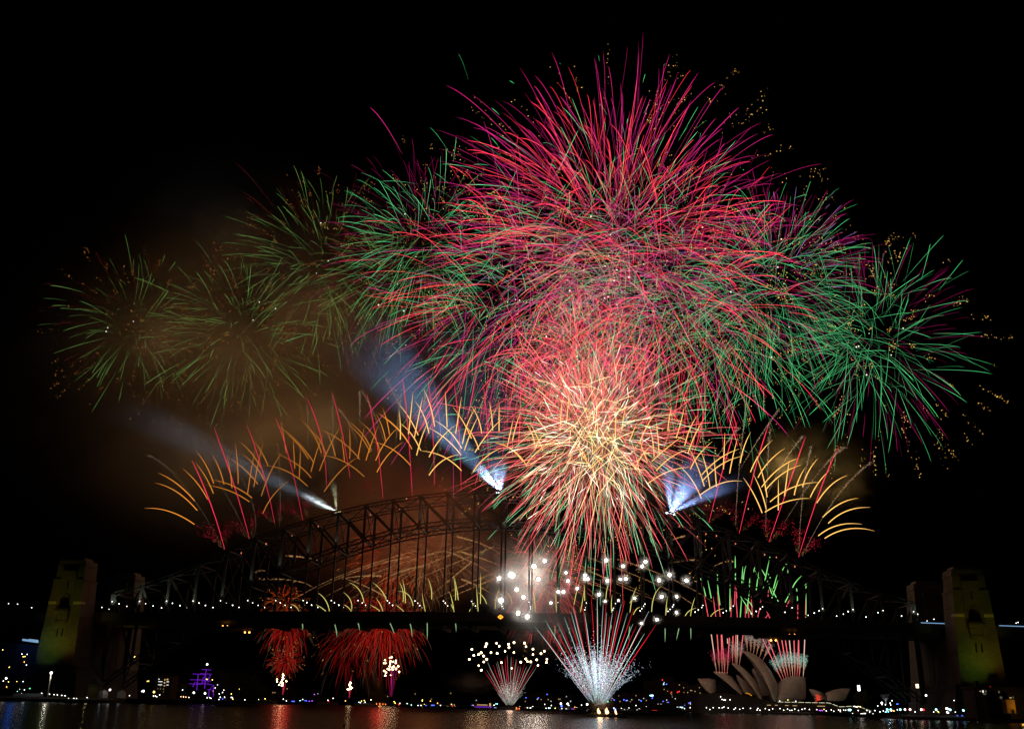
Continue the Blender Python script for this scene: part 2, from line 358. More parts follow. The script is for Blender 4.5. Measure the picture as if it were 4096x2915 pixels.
# ------------------------------------------------------------------ granite pylons
def pylon(bl, br, tl, tr, sgn, label, label_far):
    Yf = -30.0; dep = 19.0
    B0, B1, T0, T1 = (at(*q, Yf) for q in (bl, br, tl, tr))
    zb = (B0[2] + B1[2]) / 2; zt = (T0[2] + T1[2]) / 2; cx = (B0[0] + B1[0] + T0[0] + T1[0]) / 4; wb = (B1[0] - B0[0]); wt = T1[0] - T0[0]
    H = zt - zb; Z = lambda f: zb + H * f
    w = lambda f: wb + (wt - wb) * f
    root = empty('bridge_pylon', (cx, Yf + dep / 2, zb), label, 'pylon', 'granite pylons of the bridge')
    yin = lambda f: f * 1.6                     # batter of the front face
    def ring(f, ex=0.0):
        a = w(f) / 2 + ex; return [(cx - a, Yf + yin(f) - ex, Z(f)), (cx + a, Yf + yin(f) - ex, Z(f)), (cx + a, Yf + dep - yin(f) + ex, Z(f)), (cx - a, Yf + dep - yin(f) + ex, Z(f))]
    cut = MB(); aw = w(.57) * .155; s0, s1 = Z(.512), Z(.654); r = aw
    prof = [(cx - aw, s0), (cx + aw, s0)] + [(cx + r * math.cos(t), s1 - r + r * math.sin(t)) for t in np.linspace(0, math.pi, 13)]
    cut.prism(prof, Yf - 4, Yf + dep * .75)
    for fx, f0, f1 in ((.0, .727, .815), (-.065, .268, .346), (.075, .268, .346)):
        x = cx + fx * w(f0); cut.prism([(x - .4, Z(f0)), (x + .4, Z(f0)), (x + .4, Z(f1)), (x - .4, Z(f1))], Yf - 4, Yf + 4)
    def carve(mb, name, mat):
        me = mb.mesh(name); o = link(name, me, mat); c = link('opening_cutter', cut.mesh('cut'))
        m = o.modifiers.new('b', 'BOOLEAN'); m.operation = 'DIFFERENCE'; m.solver = 'EXACT'; m.object = c
        dg = bpy.context.evaluated_depsgraph_get(); me2 = D.meshes.new_from_object(o.evaluated_get(dg)); D.objects.remove(o); D.objects.remove(c)
        return link(name, me2, mat, root)
    sh = MB(); sh.loft([ring(0, .2), ring(.80, .2)]); carve(sh, 'shaft', GRANITE)
    up = MB(); up.loft([ring(.802, -.35), ring(.94, -.35)]); up.loft([ring(.942, .05), ring(.955, .05)]); up.loft([ring(.957, -.3), ring(1.0, -.3)]); up.loft([ring(1.001, -2.2), ring(1.03, -2.6)])
    up.build('attic', GRANITE, root)
    mo = MB(); mo.loft([ring(.801, .55), ring(.815, .55)]); mo.build('cornice', GRANITE, root)
    for s in (-1, 1):
        x0 = cx + s * (aw + 2.2); x1 = cx + s * (w(.587) / 2 + .22)
        MB().loft([[(min(x0, x1), Yf + yin(.574) - .45, Z(.573)), (max(x0, x1), Yf + yin(.574) - .45, Z(.573)), (max(x0, x1), Yf + 6, Z(.573)), (min(x0, x1), Yf + 6, Z(.573))],
                 [(min(x0, x1), Yf + yin(.6) - .45, Z(.6)), (max(x0, x1), Yf + yin(.6) - .45, Z(.6)), (max(x0, x1), Yf + 6, Z(.6)), (min(x0, x1), Yf + 6, Z(.6))]]).build('pale_course', GRANITE_L, root)
    pn = MB(); pw = w(.8) * .235                # raised centre panel over the archway
    pn.loft([[(cx - pw * 1.12, Yf + yin(.66) - .75, Z(.50)), (cx + pw * 1.12, Yf + yin(.66) - .75, Z(.50)), (cx + pw * 1.12, Yf + 3, Z(.50)), (cx - pw * 1.12, Yf + 3, Z(.50))],
             [(cx - pw, Yf + yin(.88) - .75, Z(.884)), (cx + pw, Yf + yin(.88) - .75, Z(.884)), (cx + pw, Yf + 3, Z(.884)), (cx - pw, Yf + 3, Z(.884))]])
    carve(pn, 'centre_panel', GRANITE)
    ar = MB(); k = 14                            # voussoir ring
    ring_o = [(cx + r * 1.22 * math.cos(t), s1 - r + r * 1.22 * math.sin(t)) for t in np.linspace(0, math.pi, k)]; ring_i = [(cx + r * 1.02 * math.cos(t), s1 - r + r * 1.02 * math.sin(t)) for t in np.linspace(0, math.pi, k)]
    for i in range(k - 1): ar.prism([ring_o[i], ring_o[i + 1], ring_i[i + 1], ring_i[i]], Yf + yin(.6) - 1.15, Yf + yin(.6) - .3)
    ar.build('arch_surround', GRANITE, root)
    cap = MB(); cap.box((cx, Yf - .2, Z(.888)), (pw * 2.15, 2.0, H * .012)); cap.build('panel_cap', GRANITE, root)
    bal = MB(); bwid = w(.5) * .42
    bal.box((cx, Yf - .9, Z(.49)), (bwid, 3.0, H * .036)); bal.box((cx, Yf - .2, Z(.446)), (bwid * .8, 1.2, H * .05))
    for s in (-1, 1): bal.box((cx + s * bwid * .4, Yf - .5, Z(.45)), (bwid * .13, 2.0, H * .045)); bal.box((cx + s * bwid * .38, Yf - .2, Z(.41)), (bwid * .09, 1.2, H * .04))
    bal.box((cx, Yf - .1, Z(.40)), (bwid * .62, .8, H * .03)); bal.build('balcony', GRANITE, root)
    rl = MB(); rl.box((cx, Yf - 2.1, Z(.512) + .5), (bwid * 1.02, .25, 1.0)); rl.build('balcony_rail', STEELD, root)
    ab = MB(); ab.loft([[(cx - wb * .8, Yf - 5, -1), (cx + wb * .8, Yf - 5, -1), (cx + wb * .8, Yf + 80, -1), (cx - wb * .8, Yf + 80, -1)], [(cx - wb * .66, Yf - 2.5, zb), (cx + wb * .66, Yf - 2.5, zb), (cx + wb * .66, Yf + 80, zb), (cx - wb * .66, Yf + 80, zb)]])
    ab.loft([[(cx - wb * .45, Yf + dep + .5, zb), (cx + wb * .45, Yf + dep + .5, zb), (cx + wb * .45, Yf + 69, zb), (cx - wb * .45, Yf + 69, zb)], [(cx - wb * .42, Yf + dep + .5, deck_z(cx) - 7.7), (cx + wb * .42, Yf + dep + .5, deck_z(cx) - 7.7), (cx + wb * .42, Yf + 69, deck_z(cx) - 7.7), (cx - wb * .42, Yf + 69, deck_z(cx) - 7.7)]])
    o = tag(ab.build('bridge_abutment', SHADED_STONE), 'shaded stone abutment under the ' + ('left' if sgn < 0 else 'right') + ' pair of pylons', 'abutment', 'bridge abutments'); recenter(o)
    far = root.copy(); COL.objects.link(far); far.location.y += 70; far['label'] = label_far
    for ch in list(root.children):
        c = ch.copy(); COL.objects.link(c); c.parent = far; 
    return cx, Yf, zb, zt, wb
PL = pylon((140.6, 2660), (293.6, 2660), (228.4, 2238), (338.8, 2238), -1, 'granite pylon floodlit green at the left end of the bridge', 'unlit granite pylon behind the green one at the left bridge end')
PR = pylon((3854, 2735), (4036, 2735), (3798, 2274), (3930, 2274), 1, 'granite pylon floodlit green at the right end, behind the palm tree', 'unlit granite pylon seen left of the green one at the right bridge end')
for cx, Yf, zb, zt, wb in (PL, PR):           # the floodlights that colour the stone
    h = zt - zb; s = 1 if cx > 0 else -1
    lamp_spot('pylon_floodlight', (cx + 3, Yf - 46, zb - 8), (cx + 1, Yf, zb + h * .42), 21000, (.62, .80, .04), 46, .6)
    lamp_spot('pylon_floodlight', (cx - 9, Yf - 30, zb - 6), (cx - 4, Yf, zb + h * .16), 9000, (.45, .9, .03), 40, .9)
    lamp_spot('pylon_floodlight', (cx + 16, Yf - 40, zb - 6), (cx + 9, Yf, zb + h * .3), 10000, (1, .30, .04), 44, .9)
    lamp_spot('pylon_floodlight', (cx - 18, Yf - 40, zb + 4), (cx - 8, Yf, zb + h * .66), 8500, (1, .38, .04), 32, .9)
    lamp_spot('pylon_floodlight', (cx - s * 40, Yf - 20, zb + 10), (cx - s * wb * .4, Yf + 8, zb + h * .72), (4000 if s < 0 else 250), (1, .26, .03), 18, .8)

# ------------------------------------------------------------------ lamps on the bridge
def on_deck_lamp_proto():
    root = empty('bridge_lamp', (0, 0, 0), 'x', 'street lamp', 'white lamps along the bridge deck')
    MB().bar((0, 0, -6.2), (0, 0, 0), .12).build('lamp_post', STEELD, root)
    ico('globe', (0, 0, .4), .29, L_WARM, root, 2); return root
def copy_tree(o, loc, label=None):
    c = o.copy(); COL.objects.link(c); c.location = Vector(loc)
    if label: c['label'] = label
    for ch in o.children:
        d = ch.copy(); COL.objects.link(d); d.parent = c
        for g in ch.children: e = g.copy(); COL.objects.link(e); e.parent = d
    return c
proto = on_deck_lamp_proto(); 
rows = [('nearest', at(1887.9, 2406.2, -1.4), -1.4), ('second', at(1892.5, 2415.3, 9.0), 9.0), ('third', at(1898.5, 2425.3, 21.5), 21.5), ('farthest', at(1905.5, 2433.8, 36.0), 36.0)]
first = True
kid = lambda o, n: [c for c in o.children if c.name.startswith(n)][0]
coolm = kid(proto, 'globe').data.copy(); coolm.materials.clear(); coolm.materials.append(L_WHITE)
for rn, q, Y in rows:
    h = q[2] - deck_z(-PAN)
    for k in range(-14, 15):
        side = 'on the bridge centre line' if k == 0 else f'{ordn(abs(k))} hanger {"left" if k < 0 else "right"} of centre'
        lab = f'deck lamp in the {rn} row, {side}'
        loc = (k * PAN + RNG.normal(0, .25) + (0 if rn == 'nearest' else (q[0] + PAN)), Y, deck_z(k * PAN) + h)
        if first: o = proto; o.location = Vector(loc); o['label'] = lab; first = False
        else: o = copy_tree(proto, loc, lab)
        if rn == 'nearest': [setattr(c, 'data', coolm) for c in o.children if c.name.startswith('globe')]; kid(o, 'globe').scale = (.85,) * 3
        else:
            for c in o.children:
                if c.name.startswith('globe'): s = RNG.uniform(.75, 1.1); c.scale = (s, s, s * 1.15)
extra = [(34, 2414.7, -9, 'far left, outermost'), (70, 2417, -9, 'far left, middle of three'), (126.5, 2431, -9, 'far left, beside the green pylon'), (361, 2425, 20, 'just right of the left green pylon'), (407, 2430, 20, 'between the left pylon and the arch end'), (435.7, 2437, 32, 'at the left arch end, low'),
         (3671, 2457, -4, 'at the right arch end'), (3708, 2484, 32, 'under the right arch end, low'), (3736, 2477, 20, 'between arch end and right pylon'), (3884, 2482.5, -9, 'in the archway of the right pylon'), (4073, 2490, -9, 'far right beyond the pylon'), (4065, 2493, 10, 'small one, far right beyond the pylon')]
for x, y, Y, t in extra: copy_tree(proto, at(x, y, Y), f'deck lamp {t}')
lp = at(2002, 2466, -9.75)                    # the lit navigation diamond
dm = empty('navigation_sign', (lp[0], -9.75, lp[2]), 'glowing red and yellow diamond sign on the side of the bridge deck', 'sign')
def diamond(a, b, y0, y1): return MB().prism([(lp[0] - a, lp[2]), (lp[0], lp[2] - b), (lp[0] + a, lp[2]), (lp[0], lp[2] + b)], y0, y1)
diamond(1.95, 1.45, -9.6, -9.42).build('red_border', glowing('red_neon', (1, .015, .01), 1.6), dm)
MBx = MB(); A, Bq = 1.55, 1.12
for sx in (-1, 1):
    for sz in (-1, 1): MBx.bar((lp[0] + sx * A, -9.68, lp[2]), (lp[0], -9.68, lp[2] + sz * Bq), .1, .42)
MBx.box((lp[0], -9.72, lp[2]), (.34, .06, 1.7)); MBx.build('yellow_tubes', glowing('yellow_neon', (1, .42, .02), 2.2), dm)
for i, (x, y) in enumerate(C(0, 2100, .502, [(1775, 803), (1812, 803), (1952, 852), (1987, 852)]) + C(3072, 2100, .502, [(170, 872), (212, 873), (25, 915), (62, 915)])):
    p = at(x, y, -4 if i % 4 < 2 else 12); lab = ['left of the pair', 'right of the pair', 'left of the lower pair', 'right of the lower pair'][i % 4] + (' hanging under the left end of the deck' if i < 4 else ' hanging under the right end of the deck')
    r = empty('channel_light', p, 'orange channel light, ' + lab, 'lamp', 'orange lamps under the deck')
    ico('lens', p, .55, L_ORANGE, r, 2); MB().bar((p[0], p[1], p[2] + .4), (p[0], p[1], p[2] + 5), .2).build('stem', STEELD, r)
chord = C(512, 1400, .6731, [(820, 1153), (1130, 1050), (1290, 1012), (1655, 885), (1615, 945), (1895, 930), (1440, 980)]) + C(2560, 1500, .49956, [(315, 1213), (405, 1225), (528, 1275), (612, 1290), (765, 1352), (900, 1395), (998, 1440), (1092, 1462), (1240, 1535)]) + C(1024, 2100, .502, [(80, 155), (287, 85), (493, 15)]) + C(450, 2200, .2848, [(1808, 45)])
chord.sort()
for i, (x, y) in enumerate(chord):
    p = at(x, y, 30 if i % 3 == 0 else 2); r = empty('chord_lamp', p, f'small dim orange lamp on the arch top, {ordn(i + 1)} from the left', 'lamp', 'dim orange lamps on the arch')
    ico('glass', (p[0], p[1], p[2] + .3), .45, L_EMBERLAMP, r, 1, (.8, .8, 1.6)); MB().box((p[0], p[1], p[2] - .6), (.5, .5, .6)).build('base', STEELD, r)
uplights = [(-14, 0), (-13, 0), (-12, 0), (-11, 0), (-10, 0), (-9, 0), (-8, 0), (14, 0), (12, 0), (11, 0), (10, 0), (9, 0), (8, 0), (7, 0), (-3, 0), (-7, 0), (-6, 0), (6, 0), (5, 0)]
for k, _ in uplights:                          # lamps at the foot of the posts throw light up the steel
    e = {14: 5500, 13: 7000, 12: 6000, 11: 4000}.get(abs(k), 1800) * (1 if k < 0 else .55)
    z = max(deck_z(k * PAN) + 3.0, low_z(k) + 1.5)
    lamp_spot('post_uplight', (k * PAN - (.4 if k < 0 else -.4), -5.5, z - 1.5), (k * PAN, 0, z + 9), e, (.85, 1, .72), 52, .7, .3)
for x, y, t in ((482, 2626, 'upper of two at the foot of the left arch'), (530, 2632, 'lower of two at the foot of the left arch')):
    p = at(540 if x > 500 else 532, 2627.5 if x > 500 else 2633, 6)
    r = empty('foot_lamp', p, 'yellow lamp, ' + t, 'lamp', 'yellow lamps on the lower arch'); ico('lens', p, .6, L_YEL, r, 2); MB().box((p[0], p[1], p[2] - .9), (.8, .8, .6)).build('housing', STEELD, r)
    lamp_spot('foot_uplight', (p[0], p[1] - 3, p[2]), (p[0] - 3, p[1] + 1, p[2] + 12), 1500, (1, .75, .05), 60, .6, .3)
for x0, x1, lab in ((3684, 3786, 'left of the right pylon'), (3997, 4140, 'right of the right pylon')):
    yl = lambda x: 2489 + (x - 3684) * .0365; sb = MB(); pa, pb = at(x0, yl(x0), -9.8), at(x1, yl(x1), -9.8); n = 26
    for i in range(n): sb.bar(pa + (pb - pa) * (i + .05) / n, pa + (pb - pa) * (i + .75) / n, .45)
    recenter(tag(sb.build('light_strip', L_STRIP), f'pale blue dashed light strip along the deck edge, {lab}', 'light strip', 'light strips on the deck edge'))
# searchlight banks on top of the arch
def bank(px, py, nl, mat, lab, wpx, Y=4.0):
    p = at(px, py, Y); m = mpp(p); r = empty('searchlight_bank', (p[0], Y, p[2] - 2.5), lab, 'searchlights', 'searchlight banks on the arch'); w = wpx * m; slope = {1347: -.17, 2003: 0, 2682: .18}[px]
    MB().bar((p[0] - w / 2 - .6, Y, p[2] - 1 + w / 2 * -slope * -1), (p[0] + w / 2 + .6, Y, p[2] - 1 - w / 2 * slope), 1.0, 1.6).build('housing', STEELD, r)
    for i in range(nl):
        t = (i + .5) / nl - .5; c = (p[0] + t * w, Y - .9, p[2] - t * w * slope); ico('lens', c, w / nl * .38, mat, r, 2)
    for s in (-.4, .4): MB().bar((p[0] + s * w, Y, p[2] - 1.2), (p[0] + s * w, Y, p[2] - 4.5), .3).build('leg', STEELD, r)
    return p
B1 = bank(1347, 2049, 9, LENS_Y, 'row of yellowish searchlights on the left shoulder of the arch', 36)
B2 = bank(2003, 1972, 5, LENS, 'row of white searchlights at the top of the arch left of the white burst', 40)
B3 = bank(2682, 2053, 3, LENS, 'tilted row of bluish searchlights on the right shoulder of the arch', 42)
# ------------------------------------------------------------------ opera house: sail roofs on a stepped podium
OY = 395.0
OC = lambda pts: C(2650, 2150, .43103, pts)
def resample(P, n):
    P = np.asarray(P, float); d = np.concatenate([[0], np.cumsum(np.linalg.norm(np.diff(P, axis=0), axis=1))]); t = np.linspace(0, d[-1], n)
    return np.stack([np.interp(t, d, P[:, i]) for i in range(P.shape[1])], 1)
opera = empty('opera_house', at(3080, 2800, OY), 'opera house with white sail shaped shell roofs on the right shore', 'opera house')
def shell(ridge_px, mouth_px, Yc, w, label=None, bulge=3.0, rim=None, back=True):
    n, k = 22, 7; R = resample(OC(ridge_px), n); M = resample(OC(mouth_px), n); V = []
    for i in range(n):
        s = i / (n - 1); a = at(R[i][0], R[i][1], Yc); b = at(M[i][0], M[i][1], Yc - w * min(1, .15 + 1.1 * s))
        for j in range(k):
            t = j / (k - 1); p = a + (b - a) * t; p = p + np.array([.25, -.6, .45]) * bulge * math.sin(t * math.pi) * (.3 + .7 * math.sin(s * math.pi)); V.append(p)
    fs = [(i * k + j, i * k + j + 1, (i + 1) * k + j + 1, (i + 1) * k + j) for i in range(n - 1) for j in range(k - 1)]
    if back:
        m0 = len(V); V += [np.array([p[0], 2 * Yc - p[1], p[2]]) for p in V[:m0]]
        fs += [tuple(m0 + q for q in f[::-1]) for f in fs]
    me = D.meshes.new('roof_shell'); me.from_pydata([tuple(p) for p in V], [], fs); me.update()
    for p in me.polygons: p.use_smooth = True
    o = link('roof_shell', me, TILE, opera); sm = o.modifiers.new('thick', 'SOLIDIFY'); sm.thickness = .9; sm.offset = 0
    if label: o['label'] = label
    if rim:
        mb = MB(); Q = resample(OC(rim), 14)
        for i in range(13): mb.bar(at(Q[i][0], Q[i][1], Yc - w * min(1, .15 + 1.1 * i / 13) - .6), at(Q[i + 1][0], Q[i + 1][1], Yc - w * min(1, .15 + 1.1 * (i + 1) / 13) - .6), .6, .8)
        mb.build('shell_rim', TILE_E, o)
    return o
shell([(330, 1309), (430, 1306), (497, 1320), (508, 1432)], [(330, 1311), (375, 1372), (420, 1418), (456, 1441)], OY, 9, rim=[(330, 1311), (375, 1372), (420, 1418), (456, 1441)])
shell([(478, 1242), (560, 1250), (640, 1290), (700, 1370), (742, 1452)], [(478, 1245), (550, 1295), (630, 1365), (733, 1453)], OY - 6, 12, rim=[(478, 1245), (550, 1295), (630, 1365), (733, 1453)])
shell([(690, 1275), (760, 1330), (840, 1400), (880, 1462)], [(690, 1280), (715, 1350), (750, 1420), (768, 1442)], OY - 2, 8)
shell([(648, 1167), (725, 1190), (800, 1258), (872, 1345), (908, 1415), (926, 1496)], [(648, 1170), (740, 1255), (815, 1350), (875, 1440), (917, 1496)], OY - 12, 14, 'tall middle shell in front of the great shell', rim=[(648, 1170), (740, 1255), (815, 1350), (875, 1440), (917, 1496)])
shell([(845, 1212), (905, 1300), (985, 1400), (1022, 1470)], [(835, 1225), (880, 1330), (905, 1420), (930, 1466)], OY - 4, 10)
shell([(757, 1054), (830, 1074), (930, 1142), (1010, 1250), (1068, 1365), (1082, 1430), (1047, 1517)], [(757, 1058), (850, 1150), (940, 1280), (990, 1390), (1015, 1450), (1044, 1517)], OY - 18, 18, 'tallest shell, its tip pointing left', 5, rim=[(757, 1058), (850, 1150), (940, 1280), (990, 1390), (1015, 1450), (1044, 1517)])
shell([(1325, 1297), (1270, 1287), (1200, 1289), (1130, 1310), (1080, 1345)], [(1328, 1500), (1270, 1512), (1200, 1512), (1120, 1508), (1060, 1512)], OY - 14, 16, 'broad rear shell with a rounded top', 6)
shell([(1366, 1408), (1420, 1418), (1490, 1440), (1520, 1500)], [(1366, 1410), (1400, 1450), (1430, 1480), (1450, 1510)], OY - 26, 7, 'low restaurant shell with its tip to the left')
shell([(1741, 1399), (1660, 1400), (1590, 1412), (1515, 1440)], [(1710, 1470), (1690, 1505), (1620, 1515), (1530, 1510)], OY - 26, 7, 'low restaurant shell with its tip to the right')
pts_top = OC([(330, 1445), (500, 1436), (740, 1456), (1050, 1522), (1530, 1530), (1640, 1560), (1770, 1570), (1950, 1600)]); pts_bot = [(x, np.interp(x, _sx, _sy)) for x, _ in pts_top]
mb = MB(); fr = [at(x, y, OY - 34) for x, y in pts_top]
for a, b in zip(fr[:-1], fr[1:]): mb.loft([[(a[0], OY - 34, 0), (a[0], OY - 34, a[2]), (a[0], OY + 40, a[2] + .5), (a[0], OY + 40, 0)], [(b[0], OY - 34, 0), (b[0], OY - 34, b[2]), (b[0], OY + 40, b[2] + .5), (b[0], OY + 40, 0)]])
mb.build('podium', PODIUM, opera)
mb = MB()                                       # glass walls under the shell mouths
for x0, x1, yb, yt in ((520, 690, 1440, 1330), (770, 870, 1490, 1380), (940, 1010, 1500, 1330)):
    a, b = at(2650 + x0 * .431, 2150 + yb * .431, OY - 6), at(2650 + x1 * .431, 2150 + yt * .431, OY - 6); mb.box(((a[0] + b[0]) / 2, OY, (a[2] + b[2]) / 2), (abs(b[0] - a[0]), 6, abs(b[2] - a[2])))
mb.build('glass_wall', surf('dark_foyer_glass', (.02, .018, .02), .12, 0, .3, .2, 0), opera)
mb = MB(); Q = resample(C(2944, 2600, .2805, [(600, 733), (900, 738), (1330, 747), (1475, 803), (1650, 793), (1780, 808), (1930, 866)]), 70)
for i in range(0, 69):
    if (i * 7) % 5 != 3: mb.bar(at(Q[i][0], Q[i][1], OY - 35.5), at(Q[i][0] * .3 + Q[i + 1][0] * .7, Q[i][1] * .3 + Q[i + 1][1] * .7, OY - 35.5), .32)
mb.build('balustrade_lights', glowing('balustrade_glow', (1, .95, .6), 1.3, False), opera)
for x, y, w_ in ((1735, 783, 50), (575, 780, 40), (840, 786, 60), (1215, 793, 110), (470, 778, 55)): p = at(2944 + (x if x < 1500 else 725) * .2805, 2600 + y * .2805, OY - 34.6); MB().box(p, (w_ * .2805 * mpp(p), .5, .5)).build('window', WIN_Y, opera)
p = at(3268, 2791, OY - 40); mb = MB()
for i in range(7):
    q = at(3262 + (i % 3) * 6, 2782 + i * 3.6, OY - 38); mb.bar(q, q + np.array([2.6, 0, 1.4]), .5)
mb.build('red_lit_foyer', glowing('red_foyer_glow', (1, .05, .015), 1.2, False), opera)
p = at(2650 + 800 * .431, 2150 + 1452 * .431, OY - 24); mb = MB()
for i in range(6): q = at(2985 + i * 4, 2770.5 + i * i * .35, OY - 24); mb.box(q, (1.1, .5, .9))
mb.build('amber_foyer_lights', glowing('amber_foyer', (1, .4, .03), .55, False), opera)

# ------------------------------------------------------------------ lamps and lit windows along the shores (x,y in enlargements; capital = bright)
LIGHTS = [
 (0, 2550, .2248, '110,717W 58,765w 302,775y 411,774w 531,898G 347,912w 307,948c 743,983w 881,998w 962,1006w 1020,1012w 1100,1019w 1157,1026w 1222,1075w 1280,1087w 1315,1075w 1957,922W 165,520y 48,210y 485,290w 413,333y 444,330y 470,482w 432,425o 390,285w 152,778y 118,870o 435,920w 670,1000w 1362,1078w 1440,1083w 1510,1085w 1550,1060w 380,983w 440,1007w'),
 (512, 2550, .2248, '275,943W 245,950w 463,960Y 760,963W 1172,973W 1370,985W 1408,470W 155,1033w 125,995w 485,1030w 512,1045w 972,925w 987,1045w 1083,1057w 1395,733y 1415,735y 1500,743y 1550,888w 1593,835w 1705,927w 1682,968w 1622,993w 1642,1052w 1718,1053w 1684,1083b 1620,1093w 1839,994y 1838,1058w 1857,1058w 1866,1087y 1982,907y 2080,1100w 1453,1060w 1478,1073w 1408,1065w 1516,940o 368,767y 345,770y 28,1025w 453,1032w 1030,1050o 940,1043o 565,1010w'),
 (1024, 2640, .2805, '35,555w 130,545y 127,577w 433,575w 628,573c 515,582b 530,582b 545,583b 481,510y 880,473w 1025,565w 1036,580r 1100,538w 833,483v 1467,593c 1490,600w 1505,612w 1540,610w 1558,595w 1625,616c 1877,512y 1984,606y 2052,609w 2157,614w 2037,630r 2255,655c 2215,634c 146,575w 186,577y 227,577y 390,550w 665,555w 700,572b 720,575b 760,580v 800,575v 1275,575o 1505,578y 1545,570y 1640,560w 1520,612w 1555,628o 1575,628o 1970,585y 2270,475y 445,402y 503,446y 270,457o 240,457o 390,405y'),
 (1664, 2640, .2805, '92,562y 118,625y 145,640b 225,638b 240,638b 258,638b 505,625y 520,648r 487,668g 545,635w 795,640b 815,640w 861,567w 1113,636w 1140,618c 1160,618c 1118,672c 1142,672c 1560,582o 1568,530b 1708,520r 1745,535b 1885,555y 1925,580w 1870,482b 2035,550y 2055,552y 2145,515w 2205,580w 2067,615W 2075,648B 2163,618W 1632,683W 1543,680r 1675,705r 1892,675w 1910,678c 1920,705w 1588,672w 1797,695w 1986,680y 2080,686w 2140,690w 2225,692m 2245,692m 1512,663w 1420,660o 90,575y 495,467y 308,608o 452,657w 350,640w 560,660w 652,665c 695,670r 1730,552w 1785,557o 1835,625w 1930,640w 1855,680w 2130,705g 2265,665o 2180,640w 1480,655w 1700,690r 1665,655w 70,640w 30,640w 205,580o 220,550y'),
 (2304, 2640, .2805, '160,625W 80,635w 12,672w 515,538w 505,566y 610,503y 683,560b 715,570b 795,558w 773,587y 855,500y 899,560w 928,575b 965,540w 978,552w 988,503y 1003,569y 1060,499C 1078,499C 1095,499C 1088,535b 856,641w 902,690w 1003,658w 554,695B 540,677w 648,682w 690,711W 712,711W 735,711W 755,678w 790,712b 815,717b 1095,713R 1120,713R 1145,713R 1057,740v 1158,685r 1170,622w 1212,622w 1257,620y 1275,620y 1300,600w 1320,598b 1193,573w 1243,582b 1293,563w 1377,520w 1416,544w 1232,277r 1186,323y 1257,315w 1250,338c 1291,338b 1257,411y 1475,348y 1535,388y 1363,453r 1448,451r 1472,440r 1350,468y 1365,485y 1541,456y 1593,456y 1635,427y 1651,427y 1697,440y 1760,387y 1310,682m 1363,690B 1372,740r 1447,664W 1498,666w 1567,607B 1610,607b 1632,600w 1632,620w 1552,637b 1628,672w 1547,685w 1710,687w 1860,672w 1957,672w 2040,674w 2085,674w 2110,662w 2170,676w 2275,677w 1848,613w 1955,510w 1823,517w 2062,516w 1820,560w 1990,560w 2028,557w 2083,555w 2110,562w 2130,563w 2196,560w 1892,612m 1925,612m 1940,612m 1972,612m 1245,718w 1908,698w 1183,375o 1308,437o 1770,465o 1722,555y 544,562b 455,587g 628,583y 1483,665c 1520,668c 1510,672c 1405,685w 1662,669w 730,570w 870,707w 930,680w 1280,707w 1265,712w 2255,695w'),
 (2944, 2600, .2805, '100,822w 207,824w 313,825w 418,828w 523,830w 627,828w 735,835w 838,835w 942,838w 981,828w 1047,838w 1152,842w 1255,838y 1358,846w 1462,848w 1486,848w 1535,849w 1565,850w 1610,846C 1630,847C 1743,856w 1864,854w 1980,856w 2100,860w 2157,842C 2207,842C 2215,862w 53,838w 300,847w 342,850w 473,845w 768,853w 797,850w 890,853w 680,850w 1287,860w 1395,866w 1488,868w 1645,905w 1665,897w 1785,900w 1808,900w 1830,897w 1845,898w 1907,876w 1955,903w 2053,875w 2022,790w 2080,748W 2082,770w 2130,772w 2197,748w 2207,775w 2225,717w 625,720w 853,722w 740,705y 1705,800w 1685,795w 1740,797w 1190,853v 1205,855v 1220,853v 1235,856v 2240,858o 2255,862o 2130,875c 2150,875c 2175,873c 1770,800y 1725,805w'),
 (3584, 2600, .2244, '22,1055w 76,1053C 160,1052W 180,1052r 250,1050W 272,1052r 340,1093w 452,1052W 488,1055R 715,1053C 672,1095w 900,1033W 925,1040W 966,1056C 915,1100W 937,1112w 1058,1098w 1202,1067C 1257,1160w 1275,1158w 1008,1208W 1322,1213W 1036,890w 1680,650r 1435,1165w 1478,1173b 1620,1130b 1780,1102c 1905,1120w 1990,1115w 2030,1122w 2082,1115w 2195,1098Y 2167,1050y 2250,1127w 1840,1165c 1740,1178b 1095,1158b 535,800W 745,1085y 760,1100y 15,952b 35,953b 1180,1160b 1700,1172w'),
]
MATS = dict(w=(L_WHITE, 'white'), y=(L_YEL, 'yellow'), o=(L_ORANGE, 'orange'), b=(L_BLUE, 'blue'), r=(L_RED, 'red'), c=(L_CYAN, 'pale cyan'), g=(L_GREEN, 'green'), v=(L_VIO, 'violet'), m=(L_VIO, 'violet'))
def region(x):
    for lim, t in ((480, 'on the left foreshore by the pylon'), (1010, 'near the purple rigged ship'), (1640, 'on the far shore under red bursts'), (2300, 'on the far shore near the second barge'), (2880, 'on the far shore right of the front barge'), (3500, 'on the promenade below the sail roofs'), (9999, 'on the right foreshore below the pylon')):
        if x < lim: return t
ALL = []
for ox, oy, s, t in LIGHTS:
    for tok in t.split():
        x, r = tok.split(','); y, c = r[:-1], r[-1]; ALL.append((ox + float(x) * s, oy + float(y) * s, c))
ALL.sort(); HI = {}; LOW = []
for x, y, c in ALL:
    up = np.interp(x, _sx, _sy) - y
    if up > 26 and 1000 < x < 2880: HI.setdefault(int(x // 55), []).append((x, y, c))
    else: LOW.append((x, y, c))
count = {}
lamp_mesh = {}
